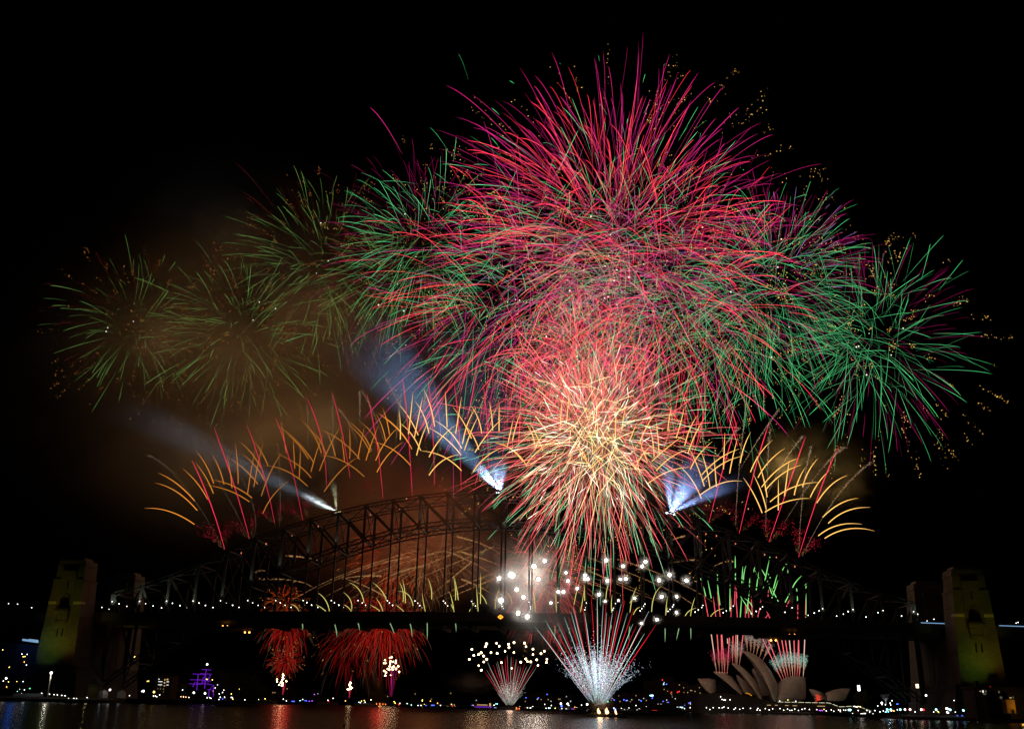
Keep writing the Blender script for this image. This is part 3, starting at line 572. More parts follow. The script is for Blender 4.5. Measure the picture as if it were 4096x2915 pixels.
def shore_lamp(x, y, c):
    big = c.isupper(); m, cn = MATS[c.lower()]; reg = region(x); key = (reg, cn, big); count[key] = count.get(key, 0) + 1
    up = np.interp(x, _sx, _sy) - y
    Yl = shore_Y(x) + (9 if up > 3 else -3)
    if 2785 < x < 3500: Yl = min(Yl, OY - 39)
    p = at(x, y, Yl); s = mpp(p)
    if big and cn in ('white', 'pale cyan', 'yellow', 'red', 'blue'): rr = 4.1 * s
    else: rr = 1.75 * s
    r = empty('shore_lamp', (p[0], p[1], max(1, p[2] - 8)), f'{"bright" if big else "small"} {cn} lamp {reg}, {ordn(count[key])} from left', 'lamp', 'lamps along the shores')
    h = max(.6, p[2] - 1.8)
    key2 = (c, round(s, 2))
    g = ico('globe', p, rr, m, r, 1)
    MB().bar((p[0], p[1] + .1, max(p[2] - h, .5)), (p[0], p[1] + .1, p[2] - rr * .8), .14).build('post', STEELD, r)
for q in LOW: shore_lamp(*q)
for i, k in enumerate(sorted(HI)):              # hillside houses: a dark block with the windows that are lit
    L = HI[k]; Y = shore_Y(L[0][0]) + 130; x0, x1 = min(q[0] for q in L) - 9, max(q[0] for q in L) + 9; yt = min(q[1] for q in L) - 7
    a, b = at(x0, yt, Y), at(x1, yt, Y); zt = a[2]; cx = (a[0] + b[0]) / 2; w_ = b[0] - a[0]; r = empty('apartment_building', (cx, Y + 9, 2.8), f'dark building behind the far shore with {len(L)} lit windows, {ordn(i + 1)} from left', 'building', 'dark buildings behind the far shore')
    mb = MB(); mb.box((cx, Y + 9, zt / 2 + 1.3), (w_, 18, zt - 2.6)); wl = mb.build('wall', WALL, r); mb = MB()
    if i % 3 == 0: mb.prism([(cx - w_ * .54, zt), (cx + w_ * .54, zt), (cx, zt + w_ * .12)], Y - .6, Y + 18.6)
    else: mb.box((cx, Y + 9, zt + .5), (w_ * 1.03, 18.6, .9)); mb.box((cx + w_ * .2, Y + 9, zt + 1.9), (w_ * .25, 5, 2))
    mb.build('roof', WALL, r)
    for x, y, c in L:
        p = at(x, y, Y - .15); s = mpp(p) * (4.4 if c.isupper() else 3.0); mm, cn = MATS[c.lower()]
        wm = {'white': WIN_W, 'yellow': WIN_Y, 'orange': WIN_Y}.get(cn, mm)
        f = MB().box(p, (s, .3, s * (.8 + .4 * (int(x) % 3) / 2))).build('window', wm, r)

# lit block on the left foreshore
def block(x0, x1, yt, Y, wins, label, mat_w, name='office_building', extra=None):
    a, b = at(x0, yt, Y), at(x1, yt, Y); cx = (a[0] + b[0]) / 2; w_ = b[0] - a[0]; r = empty(name, (cx, Y + 8, 1.5), label, 'building')
    MB().box((cx, Y + 8, a[2] / 2 + .8), (w_, 16, a[2] - 1.4)).build('wall', WALL, r); MB().box((cx, Y + 8, a[2] + .5), (w_ + 1, 17, .8)).build('roof', WALL, r)
    for x, y, ww, hh, m in wins:
        p = at(x, y, Y - .12); s = mpp(p); MB().box(p, (ww * s, .22, hh * s)).build('window', m, r)
    return r
bl = lambda x, y, w_, h_, m: (512 + x * .2248, 2550 + y * .2248, w_ * .2248, h_ * .2248, m)
block(620, 690, 2702, shore_Y(650) + 60, [bl(577, 776, 76, 10, WIN_W), bl(708, 779, 42, 12, WIN_W), bl(571, 832, 74, 10, WIN_W), bl(702, 835, 42, 10, WIN_W), bl(551, 732, 14, 20, WIN_W), bl(657, 742, 20, 24, WIN_Y), bl(703, 738, 28, 26, WIN_Y), bl(650, 796, 24, 26, WIN_Y), bl(646, 850, 24, 18, WIN_Y), bl(578, 905, 14, 30, WIN_D), bl(632, 908, 16, 26, WIN_D), bl(531, 900, 12, 24, WIN_D), bl(632, 958, 12, 20, WIN_D), bl(588, 800, 12, 24, WIN_D), bl(583, 852, 12, 22, WIN_D)], 'dark office block with white strip windows left of the purple rigged ship', WIN_W)
rb = lambda x, y, w_, h_, m: (3584 + x * .2244, 2600 + y * .2244, w_ * .2244, h_ * .2244, m)
wharf = block(3896, 4140, 2752, -118, [rb(1505, 726, 26, 12, WIN_Y), rb(1552, 730, 20, 40, WIN_W), rb(1603, 728, 18, 38, WIN_D), rb(1580, 775, 50, 22, WIN_D), rb(1836, 740, 22, 34, WIN_D), rb(1862, 838, 16, 36, WIN_D), rb(1885, 840, 10, 40, WIN_D), rb(2042, 842, 34, 16, WIN_Y), rb(2090, 836, 12, 30, WIN_D)], 'dark waterfront building below the right pylon with a few lit windows', WIN_W, 'waterfront_building')
a = at(4024, 2796, -124); b = at(4066, 2852, -124); MB().box(((a[0] + b[0]) / 2, -121, (a[2] + b[2]) / 2), (b[0] - a[0], 5.8, a[2] - b[2])).build('lamp_lit_annex', surf('lamp_lit_render', (.42, .26, .08), .9, 0, .2, .3), wharf)  # the orange lamplight is also put into this wall's colour
a = at(4050, 2838, -127); lamp_point('annex_lamp_light', (a[0] + 3.5, -128, a[2] + 2), 420, (1, .5, .08), .3)
c0 = at(3912, 2729, -112); MB().box((c0[0], -110, c0[2] - 1), (1.6, 2, 4)).build('chimney', WALL, wharf)
mb = MB(); a = at(4052, 2846, -126.9); mb.box(a, (1.3, .3, 2.2)); mb.build('door', surf('dark_door', (.03, .02, .015), .7), wharf)

# palm in front of the right pylon
pc = at(3972, 2706, -75); pb = at(3974, 2750, -75); r = empty('palm_tree', (pb[0], -75, pb[2] - 8), 'date palm standing dark against the foot of the right pylon', 'tree')
mb = MB(); mb.loft([[(pb[0] + (pc[0] - pb[0]) * t + w * math.cos(k * 1.047), -75 + w * math.sin(k * 1.047), pb[2] - 8 + (pc[2] - pb[2] + 8) * t) for k in range(6)] for t, w in ((0, .75), (.3, .55), (.7, .5), (1, .6))]); mb.build('trunk', BARK, r)
mb = MB(); Rm = 27 * mpp(pc)
for i in range(46):
    az = i * 2.4; el = math.radians(75 - 115 * (i / 46)); L = Rm * RNG.uniform(.75, 1.1); prev = np.array(pc); d = np.array([math.cos(az) * math.cos(el), math.sin(az) * math.cos(el), math.sin(el)])
    for s in range(6):
        nx = prev + d * L / 6; mb.bar(prev, nx, .1, .1); side = np.cross(d, (0, 0, 1)); side /= np.linalg.norm(side) + 1e-6
        for sg in (-1, 1):
            tip = prev + (nx - prev) * .5 + side * sg * L * .13 * (1 - s * .1) + np.array([0, 0, -.35]); k = len(mb.v); mb.v += [tuple(prev), tuple(nx), tuple(tip)]; mb.f.append((k, k + 1, k + 2))
        prev = nx; d = d + np.array([0, 0, -.22]); d /= np.linalg.norm(d)
mb.build('crown', LEAF, r)
def tree(px, py_top, py_base, wpx, Y, label, bare=False):
    t, g = at(px, py_top, Y), at(px, py_base, Y); H = t[2] - g[2]; Wd = wpx * mpp(g); r = empty('bare_tree' if bare else 'shade_tree', (g[0], Y, g[2]), label, 'tree')
    mb = MB(); mb.loft([[(g[0] + w * H * math.cos(k * 1.047), Y + w * H * math.sin(k * 1.047), g[2] + H * z) for k in range(6)] for z, w in ((0, .04), (.25, .028), (.5, .02))])
    tips = []
    for i in range(14):
        az = i * 2.4; L = H * RNG.uniform(.25, .5); p0 = np.array([g[0], Y, g[2] + H * RNG.uniform(.3, .5)]); p1 = p0 + np.array([math.cos(az) * Wd * .4, math.sin(az) * Wd * .4, L]); mb.bar(p0, p1, H * .012); tips.append(p1)
        for j in range(3): q = p1 + RNG.normal(0, Wd * .12, 3) + np.array([0, 0, H * .06]); mb.bar(p1 * .6 + p0 * .4, q, H * .006); tips.append(q)
    mb.build('trunk', BARK if not bare else surf('lit_bark', (.45, .42, .4), .9), r)  # bare trunk's paler colour holds the white light falling on it
    if not bare:
        vs = []; fc = []
        for q in tips:
            for j in range(60):
                c = q + RNG.normal(0, Wd * .13, 3); a = RNG.normal(0, 1, 3); a /= np.linalg.norm(a); b = np.cross(a, RNG.normal(0, 1, 3)); b /= np.linalg.norm(b); s = Wd * .035; k = len(vs)
                vs += [tuple(c - a * s), tuple(c + b * s * .6), tuple(c + a * s), tuple(c - b * s * .6)]; fc.append((k, k + 1, k + 2, k + 3))
        me = D.meshes.new('crown'); me.from_pydata(vs, [], fc); link('crown', me, LEAF, r)
    return r
tree(3450, 2775, 2845, 44, shore_Y(3450) + 30, 'dark leafy tree beside the bright floodlight tower right of the sail roofs')
tree(3545, 2772, 2818, 34, shore_Y(3545) + 12, 'bare tree lit white between the sail roofs and the red lamps', True); p = at(3550, 2815, shore_Y(3545) + 8); lamp_point('tree_uplight', p, 420, (.7, .8, 1), .4)
for x, yt, w_, l in ((700, 2735, 60, 'dark foreshore tree left of the purple rigged ship'), (905, 2700, 70, 'tall dark foreshore tree behind the purple rigged ship'), (975, 2715, 80, 'broad dark tree right of the purple rigged ship'), (1032, 2745, 50, 'small dark tree at the end of the left headland')):
    tree(x, yt, 2797, w_, shore_Y(min(x, 700)) + 20, l)

# floodlight towers, mast lamp, tents, fences
def flood_tower(px, py0, py1, wpx, base, nx, nz, label, Y, mat):
    a, b, g = at(px, py0, Y), at(px, py1, Y), at(px, base, Y); m = mpp(a); r = empty('floodlight_tower', (g[0], Y, 1.5), label, 'floodlight'); w_ = wpx * m
    MB().bar((g[0], Y + .8, 1), (a[0], Y + .8, a[2]), .7).build('mast', STEELD, r); MB().box((a[0], Y + .35, (a[2] + b[2]) / 2), (w_ * 1.15, .5, (a[2] - b[2]) * 1.1)).build('lamp_frame', STEELD, r)
    for i in range(nx):
        for j in range(nz): ico('lamp', (a[0] + ((i + .5) / nx - .5) * w_, Y, b[2] + (a[2] - b[2]) * (j + .5) / nz), min(w_ / nx, (a[2] - b[2]) / nz) * .5, mat, r, 1)
flood_tower(3434, 2739, 2762, 11, 2850, 2, 4, 'tall bright floodlight tower right of the sail roofs', shore_Y(3434) + 20, L_WHITE)
flood_tower(3668, 2734, 2750, 11, 2860, 3, 4, 'floodlight tower with a lamp grid left of the right pylon', shore_Y(3668) + 20, L_WARM)
p = at(205, 2689.5, shore_Y(205) + 18); g = at(198, 2739, shore_Y(205) + 18); r = empty('mast_lamp', (p[0], p[1], 2), 'tall bright mast lamp standing below the left pylon', 'street lamp'); ico('globe', p, 5.0 * mpp(p), L_WHITE, r, 2); MB().bar((p[0], p[1] + .3, 2), (p[0], p[1] + .3, p[2]), .5).build('mast', surf('galvanised_mast', (.4, .4, .38), .5), r)
lamp_point('mast_lamp_light', (p[0], p[1] - 1.5, p[2] - 2), 500, (1, .95, .7), .5)
for x, y, l in ((415, 2765, 'small pale tent left of the bright lamp on the left foreshore'), (487, 2767, 'small pale tent at the foot of the left arch')):
    Y = shore_Y(x) + 14; a = at(x, y, Y); s = 9 * mpp(a); zb = 2.0; mb = MB(); mb.loft([[(a[0] - s, Y - 3, zb), (a[0] + s, Y - 3, zb), (a[0] + s, Y + 3, zb), (a[0] - s, Y + 3, zb)], [(a[0] - s * .9, Y - 3, a[2]), (a[0] + s * .9, Y - 3, a[2]), (a[0] + s * .9, Y + 3, a[2]), (a[0] - s * .9, Y + 3, a[2])], [(a[0] - .1 + s * .3, Y - .1, a[2] + s * .9), (a[0] + .1 + s * .3, Y - .1, a[2] + s * .9), (a[0] + .1 + s * .3, Y + .1, a[2] + s * .9), (a[0] - .1 + s * .3, Y + .1, a[2] + s * .9)]])
    recenter(tag(mb.build('tent', surf('tent_canvas', (.6, .62, .6), .8)), l, 'tent', 'tents on the left foreshore')); lamp_point('tent_light', (a[0] + s * 1.3, Y - 6, a[2] + 2), 25, (.85, .9, 1), .3)
Yk = shore_Y(300) + 40; a = at(384, 2733, Yk); k = empty('gate_house', (a[0], Yk, 2), 'dim yellow lit stone gate house right of the left pylon', 'building')
MB().box((a[0], Yk, a[2] / 2), (6, 5, a[2])).build('wall', GRANITE, k); MB().prism([(a[0] - 3.4, a[2]), (a[0] + 3.4, a[2]), (a[0], a[2] + 3)], Yk - 2.8, Yk + 2.8).build('roof', WALL, k); lamp_point('gate_house_light', (a[0] - 1, Yk - 7, a[2] * .6), 70, (1, .75, .2), .3)
Yf2 = shore_Y(110) + 6; mb = MB()
for i in range(60): p = at(54 + i * 2.0, 2772 + (i % 5) * .3, Yf2); q = at(54 + i * 2.0, 2783, Yf2); mb.bar(p, q, .22)
for yy in (2774, 2783): mb.bar(at(54, yy, Yf2), at(172, yy, Yf2), .25)
recenter(tag(mb.build('pale_fence', surf('pale_paint', (.7, .72, .7), .6)), 'pale lit fence on the quay at the far left', 'fence')); a = at(100, 2768, Yf2 - 8); lamp_point('fence_light', a, 70, (.8, .95, 1), .5)
Ys = shore_Y(60) + 60; a, b = at(18, 2555, Ys), at(153, 2566, Ys); sr = empty('grandstand', ((a[0] + b[0]) / 2, Ys, 2), 'dark building with a glowing pale blue roof edge left of the left pylon', 'building')
MB().loft([[(a[0] - 20, Ys + 1, 2), (b[0], Ys + 1, 2), (b[0], Ys + 22, 2), (a[0] - 20, Ys + 22, 2)], [(a[0] - 20, Ys + 1, a[2]), (b[0], Ys + 1, b[2] - 2), (b[0], Ys + 22, b[2] - 2), (a[0] - 20, Ys + 22, a[2])]]).build('wall', WALL, sr)
c = at(90, 2557, Ys); MB().bar(c, b, .3, 1.2).build('roof_edge', L_STRIP, sr); d = at(116, 2558.5, Ys - .4); MB().bar(d, b + np.array([0, -.4, .4]), .3, 1.5).build('roof_edge', L_STRIP, sr)
lamp_point('blue_roof_light', (b[0] - 6, Ys - 8, b[2] - 4), 700, (.05, .2, 1), 2)

# tall ship with purple lit rigging
TS = lambda x, y: at(512 + x * .2248, 2550 + y * .2248, shore_Y(760) - 14)
ship = empty('tall_ship', TS(1300, 1120), 'tall ship with purple lit masts and yards moored at the left shore', 'ship')
yS = TS(1300, 1120)[1]; h0, h1 = TS(1100, 1110), TS(1540, 1112)
hb = MB(); hb.loft([[(h0[0] + (h1[0] - h0[0]) * t, yS - 4 * math.sin(math.pi * min(.95, max(.06, t))) * .9, z) for z in (0.05, 1.6 + 1.4 * (2 * t - 1) ** 2)] + [(h0[0] + (h1[0] - h0[0]) * t, yS + 4 * math.sin(math.pi * min(.95, max(.06, t))) * .9, z) for z in (1.6 + 1.4 * (2 * t - 1) ** 2, 0.05)] for t in np.linspace(0, 1, 9)]); hb.build('hull', HULL, ship)
for x0, y0, x1, y1 in ((1392, 560, 1345, 1110), (1250, 645, 1205, 1110), (1340, 695, 1310, 830), (1195, 785, 1150, 870), (1522, 832, 1518, 1035), (1447, 915, 1430, 1050)):
    a, b = TS(x0, y0), TS(x1, y1); MB().bar(a, a + (b - a) * .62 if y1 > 1100 else b, .55).build('mast', L_PURP, ship)
for x0, y0, x1, y1 in ((1312, 558, 1478, 570), (1153, 637, 1370, 650), (1282, 632, 1488, 645), (1107, 740, 1360, 750), (1240, 738, 1478, 768), (1088, 812, 1290, 828), (1215, 800, 1495, 830), (1410, 915, 1490, 918), (1495, 1104, 1545, 1106)):
    MB().bar(TS(x0, y0), TS(x1, y1), .5).build('yard', L_PURP, ship)
for x0, y0, x1, y1 in ((1475, 645, 1365, 810), (1470, 650, 1420, 815), (1520, 835, 1455, 915), (1360, 650, 1350, 820)): MB().bar(TS(x0, y0), TS(x1, y1), .28).build('rigging', L_PURP, ship)

# barges and ferries
def barge(x0, x1, yw, label, h=1.1, depth=9):
    a, b = ground(x0, yw), ground(x1, yw); r = empty('firework_barge', ((a[0] + b[0]) / 2, a[1], 0), label, 'barge', 'firework barges'); L = b[0] - a[0]; cx = (a[0] + b[0]) / 2; Y = a[1] + depth / 2
    MB().loft([[(cx - L * .46, Y - depth / 2, .02), (cx + L * .46, Y - depth / 2, .02), (cx + L * .46, Y + depth / 2, .02), (cx - L * .46, Y + depth / 2, .02)], [(cx - L * .5, Y - depth / 2, h), (cx + L * .5, Y - depth / 2, h), (cx + L * .5, Y + depth / 2, h), (cx - L * .5, Y + depth / 2, h)]]).build('hull', HULL, r)
    mb = MB()
    for i in range(10): mb.box((cx + (i / 9 - .5) * L * .7, Y, h + .25), (L * .05, depth * .5, .5))
    mb.build('mortar_racks', HULL, r); mb = MB(); mb.bar((cx - L * .49, Y - depth / 2, h + .08), (cx + L * .49, Y - depth / 2, h + .08), .12, .14); mb.build('gunwale', STEEL, r)
    return r, np.array([cx, Y - depth * .2, h])
BG1 = barge(2340, 2500, 2864.5, 'firework barge with tall flames in front of the bridge', .75, 8)
BG2 = barge(1985, 2105, 2836.5, 'firework barge under the fan of warm white stars', 1.6, 12)
BG3 = barge(1488, 1605, 2820.5, 'firework barge with small orange flames under the red bursts', 2.0, 14)
BG4 = barge(1090, 1165, 2815, 'dark firework barge under the leftmost cluster of stars', 2.6, 14)
BG5 = barge(1345, 1445, 2818, 'dark firework barge under the second cluster of stars from the left', 2.6, 14)
def flame(c, w, h, mat, parent):
    rings = []
    for z, q in ((0, .55), (.18, .95), (.4, .85), (.62, .6), (.82, .3), (1, .04)): rings.append([(c[0] + w * .5 * q * math.cos(k * .785) * RNG.uniform(.8, 1.15) + w * .1 * math.sin(z * 7), c[1] + w * .5 * q * math.sin(k * .785), c[2] + h * z * RNG.uniform(.95, 1.05)) for k in range(8)])
    return MB().loft(rings).build('flame', mat, parent)
for (r, c), L in ((BG1, [(2394, 2854, 14, 23), (2427, 2854, 18, 24), (2463, 2856, 9, 20)]), (BG2, [(2055, 2835, 6, 7), (2066, 2835, 8, 9), (2077, 2835, 5, 7), (2040, 2836, 6, 5)]), (BG3, [(1506, 2816, 4.5, 7), (1519, 2817, 4.5, 9), (1531, 2817, 4.5, 7), (1542, 2818, 5, 6)])):
    for x, y, w_, h_ in L:
        p = at(x, y, c[1]); m = mpp(p); flame(p, w_ * m, h_ * m, FLAME if r is BG1[0] else FLAME_O, r)
def ferry(x0, x1, yw, ytop, label, strips):
    a, b = ground(x0, yw), ground(x1, yw); Y = a[1]; L = b[0] - a[0]; cx = (a[0] + b[0]) / 2; t = at((x0 + x1) / 2, ytop, Y)[2]; r = empty('ferry', (cx, Y, 0), label, 'ferry', 'ferries on the water')
    MB().loft([[(cx - L * .44, Y - 3, .02), (cx + L * .44, Y - 3, .02), (cx + L * .44, Y + 3, .02), (cx - L * .44, Y + 3, .02)], [(cx - L * .5, Y - 3.4, t * .3), (cx + L * .5, Y - 3.4, t * .3), (cx + L * .5, Y + 3.4, t * .3), (cx - L * .5, Y + 3.4, t * .3)]]).build('hull', HULL, r)
    mb = MB(); mb.box((cx, Y, t * .46), (L * .8, 6, t * .3)); mb.box((cx + L * .05, Y, t * .72), (L * .6, 5.4, t * .2)); mb.box((cx + L * .12, Y, t * .9), (L * .16, 4, t * .16)); mb.build('cabin', WALL, r)
    mb = MB(); mb.bar((cx + L * .1, Y, t * .9), (cx + L * .1, Y, t * 1.25), .2); mb.build('mast', STEELD, r)
    for x, y, wpx, hpx, m in strips: p = at(x, y, Y - 3.6); s = mpp(p); MB().box(p, (wpx * s, .2, hpx * s)).build('light_band', m, r)
SB = lambda x, y: (1664 + x * .2805, 2640 + y * .2805)
ferry(1895, 1985, 2829.5, 2806, 'ferry with a purple lit hull left of the second barge', [(*SB(960, 661), 70, 3.4, glowing('purple_hull_light', (.28, .03, .8), .6, False)), (*SB(945, 633), 42, 3.2, WIN_Y), (*SB(1057, 630), 7, 12, WIN_Y), (*SB(1130, 672), 10, 2.5, L_STRIP)])
ferry(2545, 2690, 2852, 2806, 'dark ferry with a red light band right of the front barge', [])
ferry(2485, 2530, 2846, 2830, 'small ferry with a white light band just right of the front barge', [])

p = ground(1375, 2904); r = empty('mooring_buoy', (p[0], p[1], 0), 'small dark buoy floating in the red lit water near the camera', 'buoy')
ico('float', (p[0], p[1], .12), .24, HULL, r, 2, (1, 1, .8)); MB().bar((p[0], p[1], .2), (p[0], p[1], .42), .05).build('pick_up_ring', STEELD, r)
# ------------------------------------------------------------------ fireworks: glowing filaments and sparks
RED = np.array([1.25, .05, .10]); CORAL = np.array([1.3, .13, .13]); MAG = np.array([.72, .02, .24]); GRN = np.array([.085, .66, .22]); GOLD = np.array([1.3, .72, .16])
PALE = np.array([1.5, 1.15, .62]); WHT = np.array([1.5, 1.35, 1.1]); DGRN = np.array([.085, .20, .045]); DRED = np.array([.22, .022, .018]); DORG = np.array([.55, .2, .04]); BROWN = np.array([.40, .20, .075]); VIO = np.array([.3, .1, .5])
def ember(name, VFG, parent=None, stuff=False):
    o = link(name, np_mesh(name, *VFG), EMBER, parent)
    if stuff: o['kind'] = 'stuff'
    return o
def dirs(n, flat=1.0):
    d = RNG.normal(0, 1, (n, 3)); d /= np.linalg.norm(d, axis=1, keepdims=True); return d
def trails(c, R, n, col, pale, r0, r1, wpx, droop=.12, m=12, spread=.22, up=None, bright=1.0, cj=.09, ln=None):
    """burning stars thrown out from scattered shell centres: drag slows them, gravity bends them down"""
    d = dirs(n)
    if up is not None: d[:, 2] = np.where(RNG.random(n) < up, np.abs(d[:, 2]), d[:, 2])
    ci = np.asarray(c) + RNG.normal(0, cj * R, (n, 3)); rad = RNG.uniform(1 - spread, 1, n) * R * r1
    ta = np.clip(RNG.uniform(r0 * .35, r0 * 1.5, n), .03, .85); tb = np.ones(n) * RNG.uniform(.85, 1.0, n)
    if ln: tb = np.minimum(tb, ta + ln * RNG.uniform(.6, 1.4, n))
    u = np.linspace(0, 1, m); T = ta[:, None] + (tb - ta)[:, None] * u[None]
    s = (1 - np.exp(-1.7 * T)) / (1 - math.exp(-1.7))
    P = ci[:, None, :] + d[:, None, :] * (s * rad[:, None])[..., None]
    P[..., 2] -= droop * R * (T ** 2) * (1 + .25 * RNG.normal(0, 1, n)[:, None]); P[..., 0] -= .03 * R * T ** 2
    prof = np.interp(u, [0, .15, .6, .85, 1], [.15, .5, 1, .85, .08]); b = RNG.uniform(.18, 1.0, n) ** 1.1; w = wpx * mpp(c) * .26 * (.35 + .75 * b) * RNG.uniform(.8, 1.1, n)
    k = np.clip(T * 1.25, 0, 1)[..., None]; G = (pale * (1 - k) + col * k) * (.55 + 1.5 * b)[:, None, None] * bright
    return P, w[:, None] * prof[None], G
def glitter(c, R, n, k, col, spx, r0=.6, r1=1.15, droop=.11, loose=.010):
    d = dirs(n); pts = []; rad = []
    for i in range(n):
        a = RNG.uniform(r0, r1 * .92); b = min(r1, a + RNG.uniform(.05, .35)); q = RNG.integers(3, k)
        s = np.sort(RNG.uniform(a, b, q)) * R; p = c + d[i] * s[:, None] + RNG.normal(0, loose * R, (q, 3)); p[:, 2] -= droop * R * (s / R) ** 2
        pts.append(p); rad.append(RNG.uniform(.3, 1.0, q) ** 1.5)
    pts = np.concatenate(pts); rad = np.concatenate(rad) * spx * .62 * mpp(c)
    return dots(pts, rad, col * RNG.uniform(.5, 1.3, (len(pts), 1)))
def cat3(*L): return np.concatenate(L[0::1])
def merge(A, B):
    if A is None: return B
    return np.concatenate([A[0], B[0]]), np.concatenate([A[1], B[1] + len(A[0])]), np.concatenate([A[2], B[2]])
def burst(label, cx, cy, Rpx, Y, sets, glit=None, stars=0, group='shell bursts in the sky'):
    c = at(cx, cy, Y); R = Rpx * mpp(c); r = empty('firework_burst', c, label, 'firework', group)
    for nm, n, col, pale, r0, r1, w, kw in sets: ember(nm, tubes(*trails(c, R, n, col, pale, r0, r1, w, **kw)), r, True)
    if glit: n, k, col, s, kw = glit; ember('glitter', glitter(c, R, n, k, col, s, **kw), r, True)
    if stars:
        pts = c + dirs(stars) * (RNG.uniform(.05, .45, (stars, 1)) * R); ember('burning_stars', dots(pts, RNG.uniform(1.6, 4.2, stars) * mpp(c), WHT * .9), r, True)
    return c, R
k0 = dict
BIG = burst('huge magenta and red burst at the top of the picture', 2450, 985, 880, 190, [
    ('magenta_trails', 296, MAG * .8, MAG * .6 + .03, .30, 1.0, 2.65, k0(droop=.10, up=.6, spread=.32, cj=.06)), ('red_trails', 327, RED * .9, CORAL * .7, .30, .86, 3.59, k0(droop=.11, up=.7, spread=.32, cj=.06)),
    ('green_trails', 239, GRN * .9, GRN * .7 + .1, .62, .88, 2.81, k0(droop=.12, up=.6, spread=.45, ln=.3))], (150, 18, GOLD * .8, 3.59, k0(r0=.66, r1=1.02, droop=.16)), 5)
burst('green and coral burst left of the huge magenta burst', 1690, 985, 420, 210, [('green_trails', 189, GRN * .75, GRN * .4 + .06, .3, 1, 2.65, k0(spread=.35)), ('magenta_trails', 157, MAG * .22, MAG * .2, .35, 1.05, 2.34, k0(up=.6))], (60, 12, GOLD * .55, 3.12, {}), 2)
burst('wide green and red burst filling the centre left of the sky', 2080, 1170, 640, 170, [('green_trails', 378, GRN * .85, GRN * .35 + .16, .5, 1, 2.65, k0(spread=.5, cj=.2, ln=.5)), ('magenta_trails', 256, MAG * .8, MAG * .7 + .05, .35, 1, 2.50, k0(spread=.45, cj=.2)), ('red_trails', 202, RED * .9, CORAL * .8, .4, .95, 3.28, k0(cj=.15))], (110, 14, GOLD * .8, 3.28, k0(r0=.3, r1=1.0)), 4)
burst('wide red and green burst filling the centre right of the sky', 2690, 1190, 640, 180, [('green_trails', 417, GRN * .85, GRN * .35 + .16, .5, 1, 2.65, k0(spread=.5, cj=.2, ln=.5)), ('magenta_trails', 256, MAG * .8, MAG * .7 + .05, .35, 1, 2.50, k0(spread=.45, cj=.2)), ('red_trails', 244, RED * .95, CORAL * .8, .4, .95, 3.59, k0(cj=.15))], (110, 14, GOLD * .8, 3.28, k0(r0=.3, r1=1.0)), 4)
burst('dense pink and gold burst in the middle of the sky', 2420, 1150, 460, 150, [('magenta_trails', 256, MAG * .8 + .04, MAG * .7 + .1, .2, 1, 2.18, k0(spread=.5, cj=.3)), ('violet_trails', 195, VIO * .6 + .1, PALE * .35, .2, 1, 2.03, k0(spread=.5, cj=.3)), ('pale_trails', 219, PALE * .35, PALE * .5, .2, .8, 1.87, k0(spread=.5, cj=.3))], (170, 12, PALE * .7, 2.96, k0(r0=.02, r1=1.1)), 12)
burst('purple and green burst right of the centre of the sky', 3100, 1120, 450, 220, [('magenta_trails', 216, MAG * .5, MAG * .4, .3, 1.05, 2.18, k0(up=.7)), ('green_trails', 217, GRN * .75, GRN * .4 + .06, .3, .95, 2.50, {}), ('violet_trails', 62, VIO * .6 + .08, VIO * .8 + .1, .5, 1, 2.34, k0(up=.8, ln=.3))], (80, 12, GOLD * .8, 3.28, k0(r0=.5)), 3)
burst('green burst low between the sky centre and the right burst', 3010, 1310, 440, 200, [('green_trails', 258, GRN * .75, GRN * .4 + .08, .25, 1, 2.50, k0(droop=.15, cj=.2))], (50, 12, GOLD * .8, 3.28, {}), 3)
burst('lone green and dark magenta burst at the right edge of the fireworks', 3470, 1370, 470, 200, [('green_trails', 227, GRN * .58, GRN * .42 + .04, .25, .95, 2.96, k0(droop=.05, spread=.4, cj=.15)), ('magenta_trails', 177, MAG * .24, MAG * .22, .4, 1.05, 2.50, k0(droop=.06, up=.4, spread=.25, cj=.05))], (95, 18, GOLD * .8, 3.59, k0(r0=.75, r1=1.1, droop=.14)), 6)
burst('coral red burst between the huge burst and the white hot burst', 2310, 1420, 370, 130, [('coral_trails', 259, CORAL * .85, CORAL * .8 + np.array([.05, .12, .08]), .12, 1, 2.96, k0(droop=.16, spread=.45, cj=.14)), ('magenta_trails', 101, MAG * .8, MAG + .05, .3, 1.1, 2.34, {})], (40, 10, PALE * .8, 3.12, k0(r0=.2)), 9)
c, R = burst('white hot burst of red, green and gold filaments above the arch', 2375, 1760, 580, -75, [
    ('red_trails', 704, RED + np.array([-.1, .07, .05]), CORAL * .75 + np.array([.1, .2, .1]), .30, 1, 3.28, k0(spread=.5, cj=.10, ln=.6, droop=.09)), ('green_trails', 609, GRN * .9 + .1, WHT * .75, .6, 1, 3.12, k0(spread=.5, cj=.09, ln=.4, droop=.1)),
    ('gold_trails', 228, GOLD, PALE * 1.9, .2, .66, 2.96, k0(droop=.06, spread=.55, cj=.14, ln=.5)), ('white_trails', 217, WHT * 1.2, WHT * 1.3, .45, .72, 3.28, k0(spread=.5, cj=.11, ln=.24, droop=.06))], (130, 12, GOLD, 3.43, k0(r0=.4, r1=1.1)), 18)
HOT = c
